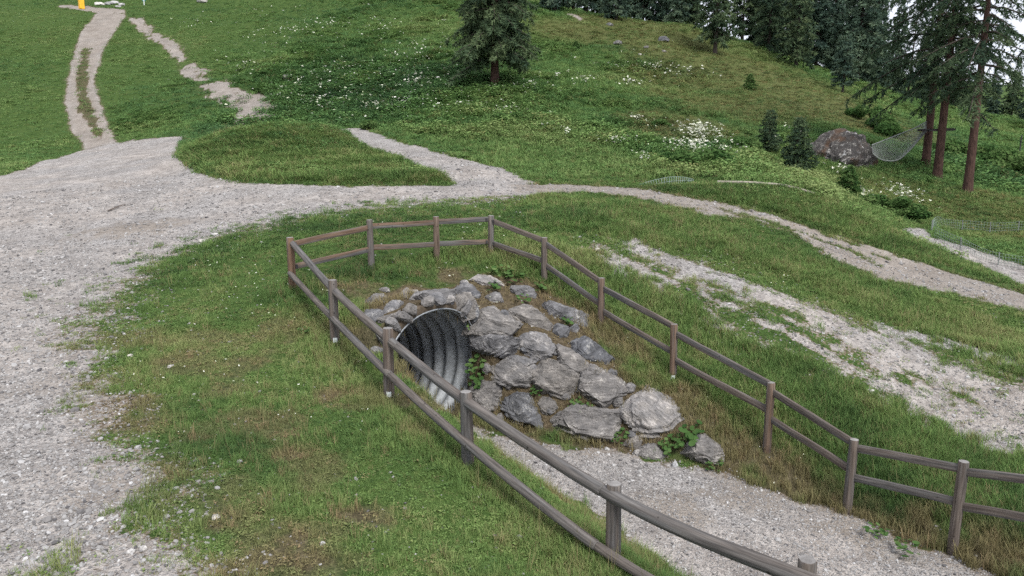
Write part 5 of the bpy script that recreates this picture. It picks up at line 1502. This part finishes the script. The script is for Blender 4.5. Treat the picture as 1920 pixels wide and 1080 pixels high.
wires('mesh', [top, bot, [a * .5 + b_ * .5 for a, b_ in zip(top, bot)]] + [[a, b_] for a, b_ in zip(top, bot)], .010, MAT_WIRE, wf)
c = at(1214, 354, 27.2); small_box('base_strip', c, np.array([.32, 0, 0]), np.array([0, .08, 0]), np.array([0, 0, .05]), MAT_BLUE, None)
bs = COL.objects[-1]; bs.parent = wf; bs.matrix_parent_inverse = Matrix.Translation(wf.location).inverted()

# --- rope net slung between the boulder and the pair of larches
nr_ = empty('rope_net', tuple(on_land(1690, 318, 38))); tag(nr_, 'pale rope net slung like a hammock from the boulder to the paired larches', 'rope net')
tp = np.array(crom([at(u, v, d) for u, v, d in [(1634, 272, 37), (1660, 262, 37.6), (1690, 250, 38.3), (1715, 240, 38.8), (1737, 228, 39.3)]], 6))
bt = np.array(crom([at(u, v, d) for u, v, d in [(1636, 288, 36.6), (1655, 300, 36.8), (1682, 300, 37.4), (1705, 282, 38), (1737, 246, 39)]], 6))
bag = lambda i, j: tp[i] * (1 - j) + bt[i] * j + np.array([0, -.35, -.1]) * math.sin(math.pi * j) * math.sin(math.pi * i / 24)
lines = []
for k in range(-12, 25, 1):
    for sgn in (1, -1):
        L = []
        for q in range(13):
            i = (k + q) if sgn > 0 else (k + 12 - q)
            if 0 <= i <= 24: L.append(bag(i, q / 12))
        if len(L) > 1: lines.append(L)
wires('netting', lines, .009, MAT_NETW, nr_, 3)
wires('edge_rope', [list(tp), list(bt)], .03, MAT_NETW, nr_, 5)
tpv = at(1757, 244, 38.2); tl = empty('tree_platform', tuple(tpv)); tag(tl, 'dark plank platform fixed round the paired larch trunks', 'platform')
MAT_DARKW = simple_mat('dark_planks', (0.03, 0.027, 0.026), .8, .3)
for k in range(4):
    small_box('plank', tpv + np.array([0, -.45 + .3 * k, .03 * (k % 2)]), np.array([.62 + .08 * (k % 2), 0, .02]), np.array([0, .13, 0]), np.array([0, 0, .05]), MAT_DARKW, None)
    o = COL.objects[-1]; o.parent = tl; o.matrix_parent_inverse = Matrix.Translation(tl.location).inverted()

# --- white-posted net fence on the right
def net_fence(px, hgt, posts, label, ncol, rows):
    base = []
    for u, v, d in px: base.append(on_land(u, v, d))
    B = np.array(crom(base, max(2, ncol // (len(base) - 1)))); B[:, 2] = height(B[:, 0], B[:, 1])
    root = empty('net_fence', tuple(B[0])); tag(root, label, 'net fence')
    T = B + np.array([0, 0, hgt])
    lines = [[b * (1 - k / rows) + t * (k / rows) for b, t in zip(B, T)] for k in range(1, rows + 1)]
    lines += [[b, t] for b, t in zip(B, T)]
    wires('netting', lines, .005, MAT_WIRE, root, 3)
    for f in posts:
        p = B[int(f * (len(B) - 1))]
        q = wires('post', [[p + np.array([0, 0, -.2]), p + np.array([.02, 0, hgt * .55]), p + np.array([0, 0, hgt * 1.08])]], .02, MAT_NETW, root, 8)
    return root
net_fence([(1745, 437, 27.6), (1755, 428, 29), (1790, 430, 29.6), (1850, 431, 29.9), (1920, 433, 30), (1990, 436, 30)], .42, (.02, .45, .62, .78, .95), 'low pale net fence with white posts behind the far gravel path', 60, 4)
net_fence([(1752, 446, 26.6), (1800, 462, 25.6), (1850, 478, 24.8), (1920, 500, 24.2), (1980, 520, 23.8)], .40, (.25, .6), 'low pale net fence along the upper edge of the far gravel path', 50, 4)

# --- signs at the top of the track
MAT_YELLOW = simple_mat('yellow_padding', (0.75, 0.42, 0.03), .6, .12); MAT_GREENS = simple_mat('green_sign', (0.01, 0.12, 0.10), .5, .1); MAT_GREY = simple_mat('grey_metal', (.35, .36, .36), .4, .1)
p = on_land(153, 13, 91); pp = empty('padded_post', tuple(p)); tag(pp, 'yellow padded post standing at the top of the dirt track', 'post')
V, Fc = tube_np([p + np.array([0, 0, z]) for z in (.0, .05, 1.0, 1.95, 2.0)], [.34, .38, .38, .38, .34], 4)
mesh_obj('padding', np.array(V) - p, Fc + [tuple(range(16, 20))], MAT_YELLOW, pp)
V, Fc = tube_np([p + np.array([0, 0, z]) for z in (-.3, 2.6)], [.09, .08], 8)
mesh_obj('pole', np.array(V) - p, Fc, MAT_GREY, pp)
p = on_land(271, 15, 90); sg = empty('trail_sign', tuple(p)); tag(sg, 'small green sign with white arrow on a short post at the track top', 'sign')
V, Fc = tube_np([p + np.array([0, 0, z]) for z in (-.2, .5)], [.05, .05], 6); mesh_obj('post', np.array(V) - p, Fc, MAT_WHITE, sg)
def child_box(name, c, a, b_, d, mat, root):
    o = small_box(name, c, np.array(a), np.array(b_), np.array(d), mat, None); o.parent = root; o.matrix_parent_inverse = Matrix.Translation(root.location).inverted(); return o
child_box('board', p + np.array([0, 0, .72]), (.22, 0, 0), (0, .02, 0), (0, 0, .24), MAT_GREENS, sg)
ar = p + np.array([0, -.026, .72])
V = [ar + np.array([-.13, 0, 0]), ar + np.array([.13, 0, 0]), ar + np.array([0, 0, .2]), ar + np.array([-.1, 0, -.16]), ar + np.array([.1, 0, -.16]), ar + np.array([.1, 0, 0]), ar + np.array([-.1, 0, 0])]
mesh_obj('arrow', np.array(V) - p, [(0, 1, 2), (3, 4, 5, 6)], MAT_WHITE, sg)
# thin pole at the right edge
p = on_land(1911, 292, 48); o = wires('thin_pole', [[p + np.array([0, 0, -.2]), p + np.array([0, 0, 2.0])]], .035, MAT_IRON, None, 6); tag(o, 'thin dark pole standing in the meadow at the right edge', 'pole')
